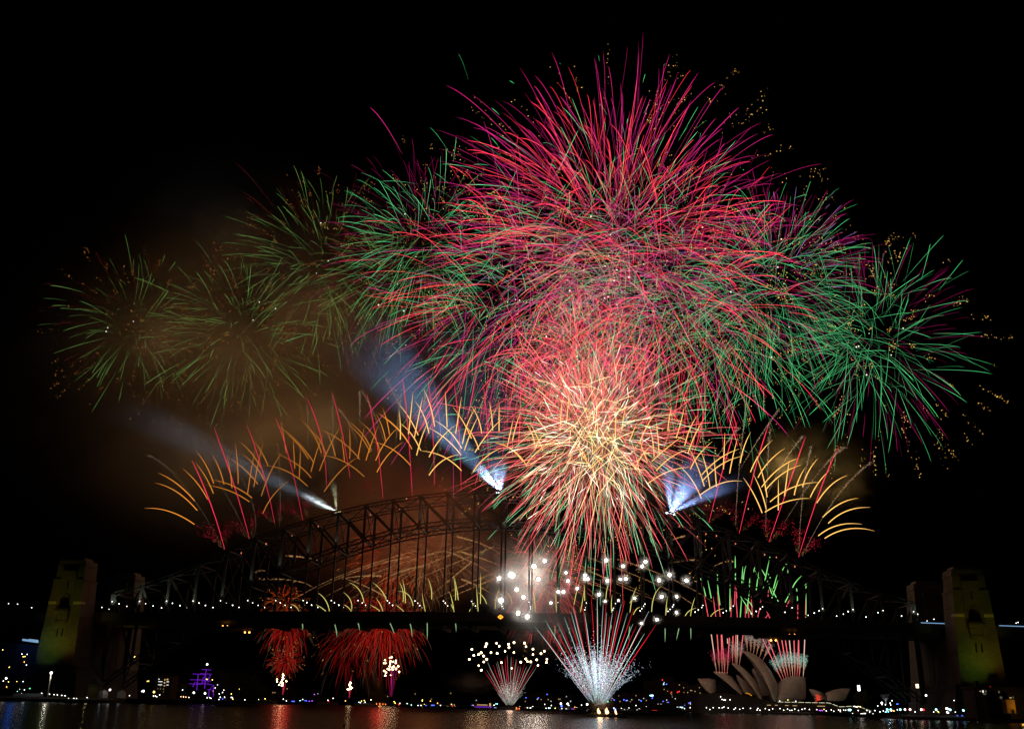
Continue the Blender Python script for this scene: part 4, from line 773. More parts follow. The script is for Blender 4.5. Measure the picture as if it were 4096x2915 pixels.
for lab, x, y, R_, n in (('leftmost dim green burst, dulled by smoke', 545, 1300, 350, 72), ('second dim green burst from the left, dulled by smoke', 965, 1330, 410, 120), ('third dim green burst from the left, above the smoke', 1290, 1070, 430, 130)):
    b = .9 + .15 * (x > 1200) + .2 * (900 < x < 1200)
    burst(lab, x, y, R_, 260, [('green_trails', int(n * 1.5), DGRN * b * .95, DGRN * .55, .4, 1, 2.81, k0(droop=.07, spread=.4)), ('dull_red_trails', n, DRED * .26, DRED * .2, .45, 1.05, 2.34, k0(droop=.1, up=.5))], (90, 15, DORG * .75, 3.12, k0(r0=.5, r1=1.12)), 3)
burst('dim reddish green burst between the third burst and the sky centre', 1560, 1110, 340, 240, [('green_trails', 131, DGRN * 1.1, DGRN * .6, .3, 1, 2.50, {}), ('dull_red_trails', 113, DRED * .7, DRED * .6, .3, 1, 2.34, {})], (60, 12, DORG, 3.12, {}), 4)
# low red bursts behind the deck
PR = np.array([1.25, .03, .02])
for lab, x, y, R_, Y, n, col, dr in (('red willow burst under the left part of the deck', 1150, 2500, 112, 500, 260, PR * .2, .3), ('small round red burst above the leftmost star cluster', 1143, 2640, 70, 520, 260, PR * .2, .12), ('large red burst under the middle of the deck', 1540, 2475, 190, 420, 460, PR * .24, .2), ('faint red burst under the deck left of the large red one', 1405, 2560, 150, 560, 190, PR * .1, .3), ('dim red burst seen through the left part of the arch', 1570, 2210, 210, 300, 330, PR * .24 + np.array([.04, .02, 0]), .1), ('small orange red burst just above the deck at the left', 1135, 2405, 95, 330, 130, PR * .22 + np.array([.05, .03, 0]), .1), ('smoky coral burst behind the white stars above the deck', 2170, 2330, 230, 200, 420, CORAL * .42, .1), ('fine brown burst filling the middle of the arch opening', 1720, 2215, 215, 260, 420, BROWN * .42, .06), ('dull red sparks behind the top of the arch', 1740, 1960, 200, 330, 110, PR * .10, .1)):
    burst(lab, x, y, R_, Y, [('red_trails', int(n * .95), col, col * .7, .25, 1, 2.2, k0(droop=dr * 1.6, spread=.5, cj=.30 if 'brown' in lab else .14)), ('brown_trails', n // 3, BROWN * .5 * min(1, col[0]) + .01, BROWN * .5 * min(1, col[0]), .5, 1.1, 2.0, k0(droop=dr * 1.8))], (30, 8, DORG * .7, 3.4, {}), 0, 'red bursts low behind the bridge')

# ---- comets
S7, SA, S5, S2 = .49956, .28046, .6731, .502
ARCS = []
def arcs(ox, oy, s, txt):
    for tok in txt.split():
        v = [float(q) for q in tok.split(',')]; ARCS.append([(ox + v[i] * s, oy + v[i + 1] * s) for i in (0, 2, 4)])
arcs(560, 1750, SA, '775,1233,420,1050,68,1006 815,1035,530,775,222,646 780,900,520,650,256,504 965,880,810,640,607,440 1047,796,930,550,784,350 1052,652,945,400,798,186 1198,666,1125,430,1026,240 1560,912,1260,750,932,677 1598,857,1310,680,1008,600 1312,716,1285,480,1238,264 1400,658,1390,370,1359,68 1680,660,1500,460,1245,265 1533,800,1590,440,1642,165 1623,700,1685,370,1755,65 1770,605,1640,400,1450,224 1722,425,1590,220,1425,58 1730,830,1870,470,2040,190 1752,1080,1910,810,2140,600 1827,400,1735,210,1620,40 2390,690,2090,475,1770,400')
arcs(1100, 1500, SA, '515,1460,300,1260,0,1112 557,1250,300,930,0,703 478,1195,340,1000,175,842 160,1110,125,880,84,655 281,1333,270,1100,260,880 344,1473,357,1230,360,990 663,1115,540,830,347,625 725,1120,640,930,512,785 513,1376,600,1080,690,838 634,1362,800,970,953,714 860,1155,810,970,730,805 1212,1200,920,920,612,768 1272,1445,960,1220,635,1145 700,1660,960,1340,1210,1162 992,1236,970,1040,937,850 1066,1193,1070,950,1056,722 1358,1102,1220,870,1035,690 1377,1078,1240,830,1030,652 1182,1187,1225,960,1277,735 1492,1078,1400,850,1217,668 1297,1217,1380,960,1482,712 1435,1217,1590,930,1790,715 1453,1383,1620,1130,1838,948 1932,1285,1680,1060,1398,950 1577,933,1525,730,1442,555 1633,850,1595,650,1533,467 1953,1055,1760,770,1467,538 1938,1022,1740,760,1483,560 1788,918,1787,710,1773,512')
arcs(1450, 1500, SA, '795,855,660,600,493,382 656,840,690,540,719,260 738,900,800,590,858,313 948,828,870,570,751,374 1028,733,970,450,878,215 830,1073,690,830,527,682 772,1143,850,870,948,652 1207,740,1195,480,1180,226 1328,835,1370,570,1413,310 1415,1043,1240,800,1027,645 1405,1137,1180,900,918,738 950,1167,1120,900,1337,708 948,1427,1150,1215,1412,1127 1412,1360,1150,1160,835,1078 1553,902,1440,670,1290,455 1427,978,1500,690,1620,457 1455,1068,1550,800,1652,583 1700,832,1650,620,1548,435 1660,1060,1580,870,1470,720 1605,1100,1800,820,2020,597 1578,1373,1780,1150,2025,1028 1858,787,1840,570,1808,375 1948,800,1948,600,1950,400 2290,1230,2100,1040,1890,965 2068,1010,2110,810,2153,617 2140,935,2190,720,2262,515')
arcs(1900, 1450, .43822, '475,945,350,800,190,735 475,920,610,780,770,700 545,750,520,650,470,560 620,800,560,660,505,560 545,800,590,700,650,640 775,620,785,470,795,320 835,550,850,400,865,250 1020,885,960,780,860,680 1055,960,980,840,920,760 1055,970,1190,850,1340,790 1080,830,1180,730,1290,640 1075,840,1060,680,1020,560 1280,690,1285,500,1290,380 1340,620,1360,480,1390,360 1460,975,1530,840,1630,745 1575,905,1530,790,1500,700 1635,860,1620,700,1580,540 1680,830,1670,680,1650,510 1615,900,1750,780,1910,660 1760,620,1775,500,1795,400 1835,690,1880,540,1910,400 1500,740,1560,600,1650,450 1410,720,1440,640,1480,540')
arcs(2560, 1500, S7, '490,985,410,830,300,712 60,870,230,770,405,738 480,960,650,865,820,848 405,752,470,640,580,530 515,890,460,730,385,565 560,897,530,740,487,605 497,850,650,715,820,648 495,797,640,665,795,590 613,893,603,775,593,655 668,752,674,610,679,460 718,785,745,650,780,508 803,702,835,570,888,455 358,565,400,430,460,322 385,625,445,470,523,335 885,775,960,630,1060,520 945,820,1035,690,1158,586 978,1102,910,950,827,820 1012,1076,970,930,903,785 1018,975,985,810,932,648 975,895,1110,750,1258,668 1003,922,1140,790,1290,720 1042,1013,1230,895,1446,857 1000,1096,1180,1010,1365,986 1107,1080,1108,960,1108,832 1157,968,1175,830,1193,690 1235,960,1270,840,1326,735 1302,895,1350,770,1426,665 1364,976,1430,860,1518,760 1416,1022,1530,880,1660,803 1463,1137,1600,1030,1748,984 1508,1185,1660,1085,1842,1058 1428,1285,1590,1200,1780,1193 1480,1305,1670,1230,1880,1247 130,765,260,650,405,590')
ARCS.sort(key=lambda a: a[2][0])
def comet(name, px3, Y, col, wpx, label, cat, group, prof=(.9, 1, .9, .62, .12), m=12, recen=True, Yj=0.0):
    P = np.array([at(x, y, Y + Yj * i) for i, (x, y) in enumerate(bez(*px3, m=m))]); w = np.interp(np.linspace(0, 1, m), np.linspace(0, 1, len(prof)), prof) * wpx * .5 * mpp(P[0])
    o = ember(name, tubes(P[None], w[None], np.broadcast_to(col, P.shape)[None], 5)); tag(o, label, cat, group); return recenter(o)
for i, a in enumerate(ARCS):
    x = (a[0][0] + a[2][0]) / 2; lean = 'curving left' if a[2][0] < a[0][0] - 30 else ('curving right' if a[2][0] > a[0][0] + 30 else 'rising straight')
    dim = np.interp(x, [620, 800, 1050, 1400, 1520, 1600, 1800], [1.0, .62, .42, .42, .62, .95, 1.0]); tone = np.array([1.35, .62 + .12 * (dim > .9), .10 + .08 * (dim > .9)])  # dim puts the veil of smoke into the comet colour
    if dim < .9: tone = np.array([1.25, .42, .05])
    where = 'over the left arch' if x < 1900 else ('inside the white burst' if x < 2760 else 'over the right arch end')
    comet('comet_trail', a, 3 if i % 2 else 27, tone * dim, 4.2 if dim > .9 else 3.2, f'{"bright yellow" if dim > .9 else "dim orange"} comet {lean} {where}, {ordn(i + 1)} golden tip from left', 'comet trail', 'golden comets fanning out from the arch')
RC = [[(512 + v[j] * S5, 1400 + v[j + 1] * S5) for j in (0, 2, 4)] for v in ((575, 1185, 490, 910, 380, 655), (722, 1120, 630, 800, 512, 463), (872, 1028, 800, 720, 708, 450), (1040, 1020, 960, 650, 876, 402), (1180, 820, 1150, 530, 1062, 285), (1320, 760, 1270, 480, 1210, 250), (1515, 880, 1480, 560, 1420, 262), (1690, 870, 1660, 420, 1632, 172), (1820, 800, 1810, 450, 1782, 170), (1980, 830, 1965, 450, 1937, 195), (2140, 750, 2135, 450, 2110, 200))]
RC += [[(2560 + v[j] * S7, 1500 + v[j + 1] * S7) for j in (0, 2, 4)] for v in ((400, 760, 480, 450, 540, 228), (547, 1200, 660, 770, 778, 375), (795, 1265, 930, 720, 1040, 375), (1032, 1335, 1190, 880, 1325, 493), (1270, 1455, 1440, 930, 1590, 575))]
for i, a in enumerate(RC):
    x = a[0][0]; dim = np.interp(x, [850, 950, 1150, 1450, 1650, 2500], [1, .7, .45, .55, .7, .9])
    comet('red_comet', a, 15, RED * np.array([1, 1, 1.3]) * dim, 3.4, f'straight red comet leaning {"left" if a[2][0] < x else "right"} above the arch, {ordn(i + 1)} red one from left', 'comet trail', 'red comets above the arch', prof=(.35, .6, .8, 1, .9, .3))
DT = [[(512 + v[j] * S5, 1400 + v[j + 1] * S5) for j in (0, 2, 4)] for v in ((570, 1180, 320, 790, 118, 627), (722, 1130, 580, 850, 370, 505), (740, 1120, 725, 870, 500, 480), (900, 1060, 905, 800, 890, 560), (1070, 600, 1070, 460, 1066, 330), (1218, 640, 1218, 460, 1215, 270), (1378, 470, 1378, 350, 1376, 245), (1370, 560, 1310, 430, 1250, 350), (1540, 600, 1470, 400, 1388, 238), (1660, 450, 1600, 300, 1530, 165), (1590, 550, 1605, 420, 1622, 275), (1725, 490, 1755, 350, 1765, 230))]
DT += [[(2560 + v[j] * S7, 1500 + v[j + 1] * S7) for j in (0, 2, 4)] for v in ((515, 700, 508, 550, 495, 390), (765, 1200, 790, 800, 850, 230), (800, 760, 950, 510, 1115, 270), (1005, 1250, 1020, 800, 1040, 405), (560, 760, 680, 560, 800, 418), (1000, 1000, 1150, 700, 1310, 485), (1270, 1430, 1310, 900, 1375, 563), (1150, 1190, 1430, 780, 1645, 573), (1300, 1450, 1570, 980, 1865, 690))]
def dust(name, px3, Y, col, label, group, n=170, wide=3.4, size=1.25, core=True, cat='spark trail'):
    t = np.sqrt(RNG.random(n)); B = bez(*px3, m=60); P = np.array([at(x, y, Y) for x, y in B]); pts = np.stack([np.interp(t, np.linspace(0, 1, 60), P[:, j]) for j in range(3)], 1); m = mpp(P[0])
    pts += RNG.normal(0, 1, (n, 3)) * (wide * m * (.2 + .8 * t))[:, None] * np.array([1, .6, 1]); A = dots(pts, RNG.uniform(.5, 1.1, n) * size * m, col * RNG.uniform(.4, 1.2, (n, 1)))
    o = tag(ember(name, A), label, cat, group)
    if core:
        Q = P[::4]; w = np.interp(np.linspace(0, 1, len(Q)), [0, .5, .9, 1], [.25, .5, .55, .0]) * m * size * .9; ember('ember_core', tubes(Q[None], w[None], np.broadcast_to(col * .55, Q.shape)[None]), o)
        o.children[0].location = (0, 0, 0)
    return o
for i, a in enumerate(DT):
    dim = np.interp(a[2][0], [600, 900, 1300, 1500, 2000, 3300], [.3, .22, .35, .6, .8, .9])
    dust('spark_trail', a, 15, np.array([.62, .42, .26]) * dim, f'dusty grey spark trail above the arch, {ordn(i + 1)} from the left', 'dusty spark trails above the arch')
# mines of red crackle along the top chord
MN = [(512 + a * S5, 1400 + b * S5, 512 + c_ * S5, 1400 + d * S5) for a, b, c_, d in ((572, 1185, 475, 1075), (575, 1180, 580, 1060), (722, 1120, 640, 1035), (738, 1115, 740, 1000), (872, 1030, 800, 960), (900, 1040, 905, 930), (1040, 1020, 960, 930), (1060, 1000, 1065, 890), (1690, 870, 1700, 740), (1500, 900, 1420, 800))]
MN += [(2560 + a * S7, 1500 + b * S7, 2560 + c_ * S7, 1500 + d * S7) for a, b, c_, d in ((548, 1200, 520, 1020), (555, 1200, 665, 1060), (790, 1268, 755, 1090), (800, 1265, 915, 1150), (1020, 1340, 1008, 1185), (1035, 1335, 1165, 1205), (1262, 1450, 1262, 1275), (1275, 1450, 1390, 1340))]
for i, (x0, y0, x1, y1) in enumerate(MN):
    n = 150; p0, p1 = at(x0, y0, 15), at(x1, y1, 15); t = RNG.beta(2.2, 1.3, n) * 1.25; L = np.linalg.norm(p1 - p0); pts = p0 + (p1 - p0) * t[:, None] + RNG.normal(0, 1, (n, 3)) * (L * .17 * t)[:, None] * np.array([1, .7, .8]); dim = 1 if x1 < 900 or x1 > 3050 else .45
    col = np.where((t < .55)[:, None], np.array([.42, .16, .06]), np.array([.75, .03, .06])) * RNG.uniform(.2, .85, (n, 1)) * dim
    o = ember('crackle_mine', dots(pts, RNG.uniform(.6, 1.7, n) * mpp(p0), col)); tag(o, f'puff of red crackling sparks on the arch, {ordn(i + 1)} puff from left', 'firework', 'red crackle mines along the arch'); recenter(o)
# ---- short yellow green comets and long dusty trails inside the arch
def C3(ox, oy, s, txt): return [[(ox + v[j] * s, oy + v[j + 1] * s) for j in (0, 2, 4)] for v in ([float(q) for q in tok.split(',')] for tok in txt.split())]
DK = C3(1024, 2100, S2, '343,685,315,645,272,628 558,685,520,655,475,630 585,683,550,590,482,533 762,686,730,650,695,630 763,670,750,590,694,532 860,615,820,510,740,456 985,683,950,655,905,632 1010,683,990,630,955,576 1040,600,1000,520,925,452 1180,690,1150,660,1110,630 1252,640,1210,550,1130,525 1172,610,1170,520,1142,455 1190,620,1185,520,1167,430 1330,680,1332,570,1335,465 1350,685,1335,620,1326,540 1400,588,1395,500,1370,420 1578,690,1565,610,1542,530 1578,690,1565,650,1540,610 1590,595,1588,500,1572,400 1612,595,1598,500,1580,410 1770,685,1763,580,1757,485 1788,625,1790,500,1788,380 1838,625,1810,570,1768,532 1700,685,1720,650,1745,615 1905,665,1920,560,1947,487 2040,625,2020,560,1978,527')
DK += C3(2048, 2100, S2, '545,690,562,600,578,490 495,630,515,530,545,435 580,600,577,520,575,470 748,590,755,520,770,460 795,695,792,620,798,550 940,695,960,580,993,490 940,620,965,585,1010,555 968,710,990,670,1020,650 1113,690,1135,560,1193,483 1225,715,1230,640,1240,562 1228,700,1234,670,1245,655 1378,725,1415,680,1468,660 1423,725,1435,650,1458,575 1582,728,1625,685,1690,663 165,690,160,620,150,550 185,690,180,600,165,500 355,690,350,600,352,500')
DK.sort(key=lambda a: a[2][0])
for i, a in enumerate(DK): comet('comet_trail', a, -6 if i % 2 else 34, np.array([.95, .85, .22]) * (.75 if a[0][0] > 1300 else .6), 3.2, f'short yellow green comet above the deck, {ordn(i + 1)} from the left', 'comet trail', 'short comets above the deck')
UD = C3(1024, 2100, S2, '372,832,372,810,370,785 645,890,640,840,628,790 825,840,820,800,812,780 1100,865,1090,830,1068,780 1243,890,1240,840,1228,785 1365,910,1365,850,1364,778 1595,848,1593,810,1590,783') + C3(2048, 2100, S2, '340,920,342,860,343,800 930,915,933,850,938,805 790,830,790,800,790,780 1220,930,1220,870,1220,820 1310,912,1320,865,1330,820 1425,912,1425,860,1424,820')
for i, a in enumerate(UD): comet('falling_comet', a[::-1], -6, np.array([.35, .62, .28]) * .8, 3.4, f'faint green comet trail falling below the deck, {ordn(i + 1)} from the left', 'comet trail', 'green comets falling below the deck')
BT = C3(1024, 2100, S2, '270,610,700,390,1270,205 480,510,850,350,1230,250 550,570,1050,340,1640,170 750,585,1200,380,1740,160 950,580,1420,370,1900,170 690,420,860,480,1050,580 520,285,380,255,240,243 680,430,830,405,1000,405 1380,570,1550,430,1720,290 1400,600,1650,480,1900,380 1950,230,1800,150,1600,90 1940,320,1800,265,1630,210 1930,430,1750,310,1500,200 1900,560,1780,490,1640,430 950,480,1120,380,1350,320 1480,600,1720,500,1960,400 460,500,300,440,20,430 100,370,40,360,0,375')
BT += C3(2048, 2100, S2, '1210,620,800,450,420,250 1470,660,1150,470,420,190 1640,640,1300,440,840,270 1100,560,700,400,100,210 900,560,560,440,200,330 1250,300,1400,280,1480,275 1200,150,1320,100,1400,90 1600,330,1700,290,1760,290')
BT.sort(key=lambda a: a[2][0])
for i, a in enumerate(BT): dust('spark_trail', a, 55, BROWN * (1.15 if a[0][0] > 1150 else .4), f'brown spark trail slanting inside the arch, {ordn(i + 1)} from the left', 'brown spark trails crossing inside the arch', 420, 1.9, 1.1)
# ---- comets rising from the sail roofs, seen through the right end of the arch
def C2(txt): return [[(2650 + x * .43103, 2150 + y * .43103) for x, y in ((v[0], v[1]), ((v[0] + v[2]) / 2 + (v[4] if len(v) > 4 else 0), (v[1] + v[3]) / 2), (v[2], v[3]))] for v in ([float(q) for q in tok.split(',')] for tok in txt.split())]
GP = C2('676,285,675,165 677,390,677,305 512,395,507,305 737,420,745,262 752,420,775,255,-8 836,350,860,258 897,378,855,300 870,485,892,315 960,360,920,292 950,400,990,205 1010,390,975,325 1030,470,1065,338 1015,560,1073,392 1095,335,1133,263 1145,247,1160,235 1167,325,1157,282 1208,462,1300,345,-12 1283,467,1338,423 1332,475,1333,440 1330,740,1333,515 1248,495,1243,465 1255,610,1250,525 1125,622,1185,507 362,395,350,373 453,560,420,393 402,542,380,450 533,625,508,430 517,520,515,440 626,680,627,420 807,455,810,372 780,700,808,490 840,720,720,540 722,735,735,545 833,642,760,560,14 988,430,970,393 1015,520,990,450 1075,590,1010,465 995,185,998,172 823,190,824,175 930,490,940,450')
RP = C2('370,460,360,425 425,735,385,520 495,735,470,540 537,735,507,500 635,740,640,530 668,625,675,432 695,740,680,520 770,740,770,600 848,475,850,435 980,550,985,475 1150,638,1187,557 1328,740,1330,560 905,610,915,575 885,735,905,640 835,735,822,520 800,740,797,590 1000,750,965,680 950,750,990,700 1255,750,1255,560 690,560,682,440')
for j, (LL, nm, cl, tx) in enumerate(((GP, 'comet_trail', np.array([.30, 1.0, .26]), 'bright green'), (RP, 'red_comet', np.array([1.0, .10, .14]), 'red'))):
    LL.sort(key=lambda a: a[2][0])
    for i, a in enumerate(LL): comet(nm, a, 300, cl * .9, 3.8, f'{tx} comet behind the right arch end, {ordn(i + 1)} {tx} one from left', 'comet trail', f'{tx} comets rising behind the right end of the arch')
def puff(name, label, pts0, pts1, spread, n, cols, parent=None, size=1.0, Y=395.0 - 10, rise=.65, core=.5):
    """fine sparks thrown from each nozzle: bottoms pts0, tops pts1"""
    c0 = at(*pts0[0], Y); r = empty('spark_fountain', c0, label, 'firework', 'spark fountains on the sail roofs'); allp = []; allr = []; allc = []; P = []; Wd = []; G = []
    for (x0, y0), (x1, y1) in zip(pts0, pts1):
        a, b = at(x0, y0, Y), at(x1, y1, Y); L = np.linalg.norm(b - a); t = RNG.beta(3, 1.6, n); allp.append(a + (b - a) * t[:, None] + RNG.normal(0, 1, (n, 3)) * (spread * L * t ** 1.6)[:, None]); allr.append(RNG.uniform(.5, 1.1, n) * size * mpp(a))
        k = np.clip((t - .35) / .4, 0, 1)[:, None]; allc.append((cols[0] * (1 - k) + cols[1] * k) * RNG.uniform(.3, 1.1, (n, 1)))
        P.append(np.linspace(a, a + (b - a) * .75, 6)); Wd.append(np.array([.6, .9, 1, .9, .6, .1]) * mpp(a) * 1.1); G.append(np.broadcast_to(cols[0] * core, (6, 3)))
    ember('spark_cloud', dots(np.concatenate(allp), np.concatenate(allr), np.concatenate(allc)), r, True); ember('jets', tubes(np.array(P), np.array(Wd), np.array(G)), r, True)
    ember('nozzle_glow', dots(np.array([p[0] for p in P]), 1.6 * mpp(c0), np.array([1.1, .5, .25])), r, True); return r
SK = np.array([.70, .30, .17]); TEAL = np.array([.38, .75, .62]); PNK = np.array([.8, .06, .14]); GRY = np.array([.55, .42, .36])
fA = OC([(502, 1245), (530, 1247), (555, 1247), (577, 1250), (600, 1252)]); puff('f', 'pink spark fountain on the left sail roof', fA, OC([(470, 1060), (515, 1040), (550, 1035), (578, 1035), (615, 1050)]), .10, 330, (SK * .6, PNK * .7))
fB = OC([(650, 1168), (675, 1173), (690, 1177), (713, 1183)]); puff('f', 'grey pink spark fountain on the middle sail roof', fB, OC([(645, 980), (675, 970), (700, 970), (735, 985)]), .10, 330, (SK * .6, GRY * .8))
fC = OC([(790, 1062), (818, 1072), (843, 1085), (868, 1103), (897, 1120), (927, 1142)]); puff('f', 'grey spark fountain on the tallest sail roof', fC, OC([(775, 885), (820, 885), (865, 890), (910, 905), (955, 935), (1005, 985)]), .10, 380, (SK * .8, GRY * .9))
fD = OC([(1108, 1320), (1128, 1308), (1148, 1300), (1167, 1296), (1190, 1290), (1210, 1288), (1228, 1287), (1248, 1286), (1270, 1287), (1305, 1296)]); puff('f', 'teal and white spark fountain on the broad rear sail roof', fD, OC([(1010, 1130), (1050, 1110), (1085, 1090), (1120, 1075), (1160, 1070), (1195, 1068), (1230, 1075), (1262, 1080), (1290, 1085), (1330, 1095)]), .085, 420, (SK * .8, TEAL))
RL = [(a, b) for a, b in zip(fA, OC([(447, 850), (505, 862), (545, 862), (549, 870), (625, 865)]))] + [(a, b) for a, b in zip(fB, OC([(655, 865), (683, 860), (697, 862), (752, 865)]))] + [(a, b) for a, b in zip(fD, OC([(900, 870), (962, 900), (1065, 950), (1105, 935), (1138, 930), (1175, 920), (1220, 900), (1265, 905), (1262, 880), (1322, 905)]))] + list(zip(OC([(950, 870), (600, 865)]), OC([(1000, 960), (604, 980)])))
for i, (a, b) in enumerate(sorted(RL, key=lambda q: q[1][0])):
    comet('red_comet', [a, ((a[0] + b[0]) / 2, (a[1] + b[1]) / 2), b], 385, np.array([1.0, .16, .18]) if i % 4 else np.array([.9, .55, .4]), 3.6, f'{"pink red" if i % 4 else "pale"} comet shooting up from the sail roofs, {ordn(i + 1)} from the left', 'comet trail', 'comets shooting up from the sail roofs', prof=(.3, .45, .9, 1, 1))
# ---- star flares
def spiky(name, p, rr, mat, label, group, spikes=110, reach=5.0, cat='firework star', halo=0.0):
    r = empty('star_flare', p, label, cat, group); ico('star', p, rr, mat, r, 2)
    if halo: h = ico('bloom_smoke', (0, 0, 0), 1.0, HALO, None, 2); h.parent = r; h.scale = (rr * halo,) * 3; h['kind'] = 'stuff'  # smoke ball added around the star to give it a bloom
    if spikes:
        d = dirs(spikes); d[:, 1] *= .4; d /= np.linalg.norm(d, axis=1, keepdims=True); L = rr * (1.5 + (reach - 1.5) * RNG.random(spikes) ** 2.2); P = np.array(p)[None, None] + d[:, None] * (L[:, None] * np.linspace(.6, 1, 5)[None])[..., None]
        w = np.interp(np.linspace(0, 1, 5), [0, .3, 1], [.06, .028, 0])[None] * rr * np.ones((spikes, 1)); ember('sparks', tubes(P, w, np.broadcast_to(np.array([1.1, .92, .72]), P.shape)), r, True)  # needle spikes shape the lens glare and glow around the star
    return r
WF = C(2048, 2100, S2, [(5, 400), (210, 430), (175, 327), (260, 285), (38, 512), (92, 572), (48, 700), (122, 728), (310, 618), (368, 530), (410, 530), (430, 378), (445, 443), (520, 503), (582, 397), (580, 427), (605, 427), (693, 550), (742, 605), (750, 280), (760, 440), (848, 598), (862, 430), (908, 427), (885, 325), (1038, 326), (1063, 290), (978, 580), (1030, 780), (1155, 750), (1172, 436), (1193, 568), (1255, 395), (1312, 568), (1310, 695), (1390, 440)]) + C(1024, 2100, S2, [(1937, 423), (2030, 395), (1952, 597)])
WF.sort(); FY = float(BG1[1][1])
for i, (x, y) in enumerate(WF):
    big = x < 2200; p = at(x, y, FY + RNG.uniform(-3, 3)); m = mpp(p); small = (round(x), round(y)) in ((2420, 2404), (2474, 2400))
    spiky('s', p, (7.4 if big else 5.2) * m * RNG.uniform(.7, 1.2) * (.6 if small else 1), FLARE if abs(x - 2067) > 4 or y > 2400 or True else FLARE_W, f'brilliant white star near the bridge deck, {ordn(i + 1)} from the left', 'white stars above the front barge', halo=10.0 if big else 7.0)
W2 = C(1024, 2100, S2, [(1720, 987), (1735, 1035), (1700, 1066), (1773, 1028), (1794, 1014), (1814, 1040), (1837, 943), (1829, 964), (1873, 1013), (1922, 1019), (1917, 939), (1938, 962), (1985, 1002), (2012, 947), (2016, 972), (1838, 1066), (1815, 1087), (1775, 1117), (1795, 1153), (1955, 1092), (2036, 1138)]) + C(2048, 2100, S2, [(16, 933), (15, 1012), (100, 937), (112, 965), (167, 985), (167, 1028), (231, 1020), (258, 1002), (278, 1065), (275, 1091), (207, 1115), (197, 1070), (150, 1086), (124, 1084), (110, 1063), (70, 1089)])
W3 = C(1024, 2100, S2, [(1080, 1050), (1065, 1055), (1028, 1073), (1020, 1097), (1033, 1097), (1072, 1080), (1072, 1087), (1093, 1086), (1115, 1077), (1114, 1095), (1069, 1103), (1065, 1122), (1097, 1124), (1083, 1132), (1049, 1142), (1062, 1148), (1089, 1147), (1115, 1142), (1133, 1122), (1021, 1158), (1036, 1172), (1030, 1196), (1076, 1192), (1140, 1166)])
W4 = C(1024, 2100, S2, [(215, 1187), (219, 1195), (214, 1210), (218, 1220), (210, 1228), (205, 1240), (168, 1227), (168, 1244), (242, 1240), (200, 1250), (196, 1255), (215, 1255), (214, 1268), (204, 1276), (216, 1276), (185, 1270), (208, 1262)])
W5 = C(1024, 2100, S2, [(750, 1250), (757, 1255), (746, 1262), (743, 1272), (752, 1283), (755, 1290), (766, 1292), (729, 1305), (738, 1307), (745, 1308), (756, 1304), (748, 1297)])
for L, B, nm, px in ((W2, BG2, 'star of the wide warm fan above the second barge', 3.6), (W3, BG3, 'star of the warm cluster below the large red burst', 3.2), (W4, BG4, 'star of the tight leftmost cluster', 2.6), (W5, BG5, 'star of the small tight cluster over the dark barge', 2.3)):
    L.sort()
    for i, (x, y) in enumerate(L): p = at(x, y, float(B[1][1]) + RNG.uniform(-4, 4)); spiky('s', p, px * mpp(p) * RNG.uniform(.85, 1.2), FLARE_W, f'warm white {nm}, {ordn(i + 1)} from left', nm.replace('star of', 'stars of'), 0)
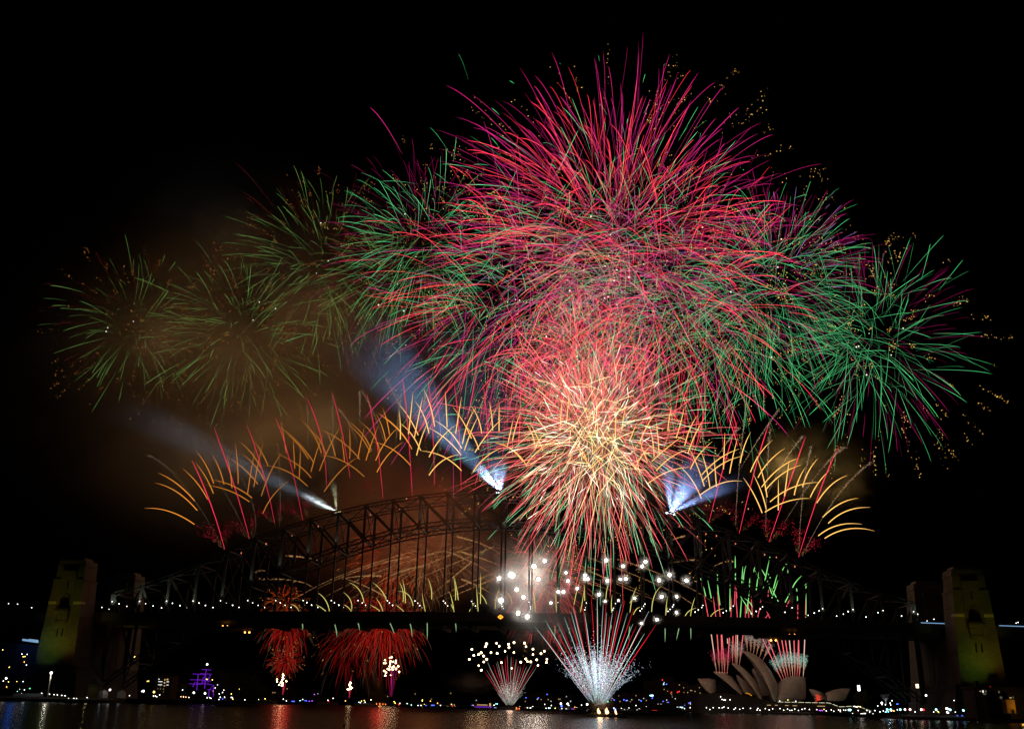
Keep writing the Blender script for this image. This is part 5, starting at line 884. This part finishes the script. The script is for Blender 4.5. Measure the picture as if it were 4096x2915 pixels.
# ---- fans of comets from the barges
def fan(label, base, Y, angs, lens, colA, colB, w, spray=None, group='comet fans on the barges', root_len=.2):
    c = at(*base, Y); m = mpp(c); r = empty('comet_fan', c, label, 'firework', group)
    for nm, col, off in (('red_trails', colA, 0), ('pale_trails', colB, 1)):
        P = []; Wd = []; G = []
        for i, (a, l) in enumerate(zip(angs, lens)):
            if i % 2 != off: continue
            a = math.radians(a + RNG.normal(0, .8)); l = l * RNG.uniform(.82, 1.03) * m; t = np.linspace(root_len, 1, 14); yy = RNG.normal(0, .10) * l
            p = np.stack([c[0] + math.sin(a) * l * t, c[1] + yy * t, c[2] + math.cos(a) * l * t - .05 * l * t ** 2 * abs(math.sin(a))], 1); p[:, 0] += np.sin(t * 17 + i) * .10 * m * 4; P.append(p); Wd.append(np.interp(t, [0, .3, .5, .8, 1], [.25, .5, 1, .9, .25]) * w * m * .5); G.append(np.broadcast_to(col * RNG.uniform(.6, 1.1), p.shape))
        ember(nm, tubes(np.array(P), np.array(Wd), np.array(G)), r, True)
    if spray:
        n, l0, l1, amax, cols, size = spray; jets = np.radians(np.linspace(-amax, amax, 24) + RNG.normal(0, 1.2, 24)); jw = RNG.uniform(.25, 1.2, 24) * np.exp(-(np.linspace(-1, 1, 24) / .75) ** 2); jl = RNG.uniform(.86, 1.08, 24); ji = RNG.choice(24, n, p=jw / jw.sum())
        a = jets[ji] + RNG.normal(0, .026, n); l = np.abs(RNG.normal(.66, .17, n)) * l1 * 1.05 * m * jl[ji]; a = a * (.82 + .22 * l / (l1 * m))
        pts = np.stack([c[0] + np.sin(a) * l, c[1] + RNG.normal(0, .12, n) * l, c[2] + np.cos(a) * l - .10 * l * np.abs(np.sin(a)) ** 2], 1); col = np.array(cols)[RNG.integers(0, len(cols), n)] * RNG.uniform(.4, 2.2, (n, 1)) * (1.15 - .5 * (np.abs(a) / math.radians(amax)) ** 2)[:, None]
        ember('sparks', dots(pts, RNG.uniform(.6, 1.25, n) * size * m, col), r, True)
        k = 110; a = np.radians(RNG.uniform(-amax, amax, k)); l = RNG.uniform(l0, l1, k) * m * .8; t = np.linspace(.42, 1, 6); P = np.stack([c[0] + np.sin(a)[:, None] * l[:, None] * t, c[1] + (RNG.normal(0, .12, k) * l)[:, None] * t, c[2] + np.cos(a)[:, None] * l[:, None] * t], -1)
        ember('fine_streaks', tubes(P, np.interp(t, [0, .5, 1], [.2, 1, .15])[None] * np.ones((k, 1)) * size * m * .6, np.broadcast_to((np.array(cols)[RNG.integers(0, len(cols), k)] * .6)[:, None], P.shape)), r, True)
    return c
ang = [-37, -36, -33, -31, -28, -26, -24, -21, -19, -16, -14, -12, -8, -6, -4, -1, 0, 3, 4, 6, 8, 10, 11, 13, 14, 17, 20, 23, 25, 28, 29, 31, 33]
fan('tall fan of red and pale green comet trails from the front barge', (2393, 2846), FY, ang, [450 + 10 * math.cos(a / 12) for a in ang], np.array([.95, .02, .04]), np.array([.6, .85, .75]), 3.0, (7500, 100, 240, 42, [(.62, .95, .95), (.7, 1, 1), (.85, .95, 1), (.5, .7, .75), (.5, .25, .75)], 1.15))
ang2 = [-34, -31, -28, -26, -23, -20, -17, -15, -12, -10, -7, -4, -2, 1, 3, 6, 8, 10, 13, 15, 18, 21, 24, 27, 30, 33]
fan('smaller fan of red and pale comet trails from the second barge', (2038, 2835), float(BG2[1][1]), ang2, [205] * 40, np.array([.42, .015, .03]), np.array([.30, .33, .27]), 3.0, (1300, 50, 108, 40, [(.42, .5, .4), (.55, .5, .42), (.3, .25, .3)], .9))
fan('narrow magenta comet fan under the warm cluster of stars', (1563, 2816), float(BG3[1][1]), [-7, -3, -1, 0, 2, 3, 6], [165, 175, 180, 180, 175, 172, 165], np.array([.4, .01, .07]), np.array([.28, .01, .16]), 1.7, None)
fan('thin magenta comet column under the leftmost cluster of stars', (1129, 2789), float(BG4[1][1]), [-3, -2, -1, 0, 0, 1, 2, 3], [60] * 8, np.array([.6, .02, .06]), np.array([.5, .02, .06]), 2.2, None)
fan('thin magenta comet column under the small tight cluster', (1396, 2799), float(BG5[1][1]), [-2, -1, 0, 0, 1, 2, 4, 5], [50, 52, 55, 95, 100, 55, 50, 48], np.array([.6, .02, .06]), np.array([.5, .02, .06]), 2.0, None)
# ------------------------------------------------------------------ smoke, and the light of the fireworks in it
def smoke_mat(name, col, dens, scale, contrast, aniso=0.0, edge=1.0, seed=0.0):
    m, N, L = mat_new(name); o = N.new('ShaderNodeOutputMaterial'); v = N.new('ShaderNodeVolumePrincipled'); L.new(v.outputs[0], o.inputs['Volume'])
    v.inputs['Color'].default_value = tuple(col) + (1,); v.inputs['Anisotropy'].default_value = aniso
    tc = N.new('ShaderNodeTexCoord'); ln = N.new('ShaderNodeVectorMath'); ln.operation = 'LENGTH'; L.new(tc.outputs['Object'], ln.inputs[0])
    f = N.new('ShaderNodeMapRange'); f.interpolation_type = 'SMOOTHERSTEP'; f.inputs['From Min'].default_value = 1.0; f.inputs['From Max'].default_value = 1 - edge * .98; L.new(ln.outputs['Value'], f.inputs['Value'])
    mp = N.new('ShaderNodeMapping'); mp.inputs['Location'].default_value = (seed, seed * .7, seed * .3); mp.inputs['Scale'].default_value = scale if isinstance(scale, tuple) else (scale,) * 3; L.new(tc.outputs['Object'], mp.inputs[0])
    nz = N.new('ShaderNodeTexNoise'); nz.inputs['Scale'].default_value = 1.0; nz.inputs['Detail'].default_value = 4; nz.inputs['Distortion'].default_value = .4; L.new(mp.outputs[0], nz.inputs['Vector'])
    g = N.new('ShaderNodeMapRange'); g.inputs['From Min'].default_value = .5 - .28 / contrast; g.inputs['From Max'].default_value = .5 + .28 / contrast; L.new(nz.outputs['Fac'], g.inputs['Value'])
    a = N.new('ShaderNodeMath'); a.operation = 'MULTIPLY'; L.new(f.outputs[0], a.inputs[0]); L.new(g.outputs[0], a.inputs[1]); b = N.new('ShaderNodeMath'); b.operation = 'MULTIPLY'; b.inputs[1].default_value = dens; L.new(a.outputs[0], b.inputs[0]); L.new(b.outputs[0], v.inputs['Density'])
    return m
def smoke(label, cx, cy, Y, wpx, hpx, depth, col, dens, scale=2.0, contrast=1.0, edge=1.0, tilt=0.0, seed=0.0, aniso=0.0):
    c = at(cx, cy, Y); m = mpp(c); bm = bmesh.new(); bmesh.ops.create_icosphere(bm, subdivisions=3, radius=1.0); me = D.meshes.new('smoke'); bm.to_mesh(me); bm.free()
    o = D.objects.new('smoke_cloud', me); COL.objects.link(o); me.materials.append(smoke_mat('smoke_of_' + label.split()[0], col, dens, scale, contrast, aniso, edge, seed)); o.location = Vector(c); o.scale = (wpx * m, depth, hpx * m); o.rotation_euler = (0, math.radians(tilt), 0)
    tag(o, label, 'smoke', kind='stuff'); return o
GREY = (.8, .78, .75)
smoke('brown drifting smoke over the left half of the bridge', 960, 1400, 190, 1250, 1000, 100, (.85, .72, .55), .0058, (2.6, 1.6, 3.0), 1.5, 1.0, seed=1.3)
smoke('dark reddish smoke within and above the left part of the arch', 1600, 2130, 190, 640, 430, 60, (.9, .55, .38), .0080, (2.4, 1.4, 2.2), .9, .9, seed=4.1)
smoke('pale smoke behind the white stars at the middle of the arch', 2110, 2290, 120, 330, 230, 36, GREY, .012, (2, 1.2, 2), 1.1, 1.0, seed=2.2)
smoke('golden smoke behind the right comets', 3230, 1880, 150, 340, 260, 45, (.8, .7, .5), .0062, (3.4, 2, 3.4), 1.6, 1.0, seed=7.7)
smoke('warm smoke around the white hot burst', 2390, 1700, 170, 560, 440, 60, (.85, .72, .5), .0070, (2.6, 1.4, 2.6), 1.0, 1.0, seed=3.4)
smoke('bluish smoke caught by the right searchlights', 2740, 1960, 12, 330, 190, 24, (.8, .85, 1), .009, (3, 2, 3), 1.2, 1.0, seed=8.4)
smoke('bluish smoke caught by the top searchlights', 1720, 1620, 34, 600, 600, 70, (.7, .83, 1), .0028, (2.6, 1.6, 2.6), .7, 1.0, seed=5.9)
smoke('thin grey smoke caught by the left searchlights', 900, 1830, 34, 760, 460, 75, (.75, .85, .95), .0022, (3, 1.6, 3), .6, .9, seed=5.2)
smoke('wisp of smoke added as flare over the left searchlights', 1290, 1985, 4, 120, 95, 14, (.85, .88, .85), .020, (3, 1.6, 5), 1.6, 1.0, seed=1.9)  # these wisps are added so the searchlight banks flare
smoke('wisp of smoke added as flare over the top searchlights', 1995, 1900, 4, 120, 95, 14, (.85, .9, 1), .020, (3, 1.6, 4), 1.5, 1.0, seed=2.7)
smoke('wisp of smoke added as flare over the right searchlights', 2730, 1985, 4, 130, 95, 14, (.85, .9, 1), .016, (3, 1.6, 4), 1.5, 1.0, seed=6.2)
smoke('thin murky smoke before the left shoulder of the arch', 1720, 2040, -30, 460, 210, 22, (.85, .6, .45), .014, (2.6, 1.4, 2.2), 1.0, 1.0, seed=8.8)
smoke('grey smoke before the deck around the nearest white stars', 2180, 2480, FY + 8, 240, 200, 12, GREY, .040, (2.2, 1.4, 2.2), 1.2, 1.0, seed=9.1)
smoke('brown smoke above the front barge flames', 2400, 2790, FY + 1, 75, 85, 5, (.85, .68, .5), .10, (2.2, 1.4, 2.2), 1.0, .9, seed=6.6)
smoke('slanting smoke plume of the third barge', 1490, 2730, float(BG3[1][1]), 70, 130, 16, (.8, .6, .45), .010, (2, 1.5, 1.5), 1.1, 1.0, tilt=-28, seed=2.9)
smoke('dim low smoke left of the second barge', 1890, 2730, float(BG2[1][1]), 150, 60, 16, (.8, .7, .65), .006, (2.4, 1.5, 2.4), 1.3, 1.0, seed=3.7)
LK = 1.0
def glow(px, py, Y, e, col, r=8): return lamp_point('firework_light', at(px, py, Y), e * LK, col, r)
for x, y in ((800, 1850), (1050, 1760), (1300, 1700)): glow(x, y, 200, .34e5, (1, .55, .2), 20)
glow(1500, 1800, 200, .3e5, (1, .42, .12), 20)
for x, y in ((1300, 1250), (1000, 1450), (650, 1350), (950, 950)): glow(x, y, 200, .21e5, (1, .62, .3), 25)
glow(1750, 2000, 200, .2e5, (1, .2, .05), 15); glow(1720, 2260, 205, .2e5, (1, .28, .09), 15); glow(1250, 2200, 205, .06e5, (1, .2, .06), 15); glow(1930, 2280, 170, .3e5, (1, .4, .2), 10)
glow(2370, 1745, 180, .8e5, (1, .72, .42), 14); glow(2330, 1560, 180, .35e5, (1, .5, .4), 14); glow(2420, 1100, 190, .5e5, (1, .4, .4), 20)
glow(2140, 2300, 125, 1.3e5, (1, .82, .7), 6); glow(2120, 2400, FY + 6, 1500, (1, .95, .9), 1.5); glow(2290, 2330, FY + 4, 800, (1, .95, .9), 1.5)
glow(3150, 1850, 150, .4e5, (1, .68, .25)); glow(3380, 1960, 150, .24e5, (1, .68, .25))
glow(2400, 2832, FY - 3, 700, (1, .55, .25), .8); glow(2400, 2740, FY, 500, (.75, .95, 1), 2)
glow(1520, 2805, float(BG3[1][1]) - 6, 2500, (1, .4, .12), 2); glow(2040, 2780, float(BG2[1][1]) - 6, 2500, (1, .6, .4), 2); glow(1800, 1950, -30, 5e3, (1, .4, .15), 8); glow(1540, 2480, 420, .25e5, (1, .08, .05)); glow(1150, 2560, 490, .15e5, (1, .08, .05))
glow(3120, 2640, 300, 1.7e3, (1, .48, .40), 8); glow(3060, 2560, 330, .9e3, (1, .5, .45), 8); glow(3200, 2690, 330, .9e3, (1, .7, .62), 8)
# searchlight beams
def beam(p, tx, ty, tY, e, col, deg, blend=.35): lamp_spot('searchlight_beam', (p[0], p[1], p[2] + .6), at(tx, ty, tY), e, col, deg, blend, .4)
beam(B1, 520, 1640, 36, 5e6, (.66, .80, .95), 11, 1); beam(B1, 950, 1850, 36, 4.5e5, (.8, .9, .8), 26, 1); beam(B1, 1280, 1500, 36, 6e5, (.85, .9, .5), 14, .3)
beam(B2, 1480, 1380, 36, 1.0e7, (.40, .66, 1), 24, 1); beam(B2, 1970, 1740, 20, .7e6, (.45, .65, 1), 50, .9)
beam(B3, 2660, 1700, 20, 1.5e6, (.35, .5, 1), 24, .9); beam(B3, 3000, 1900, 22, 2.4e6, (.35, .5, 1), 17, 1); beam(B3, 2800, 1850, 16, 1.0e6, (.35, .5, 1), 46, .9)
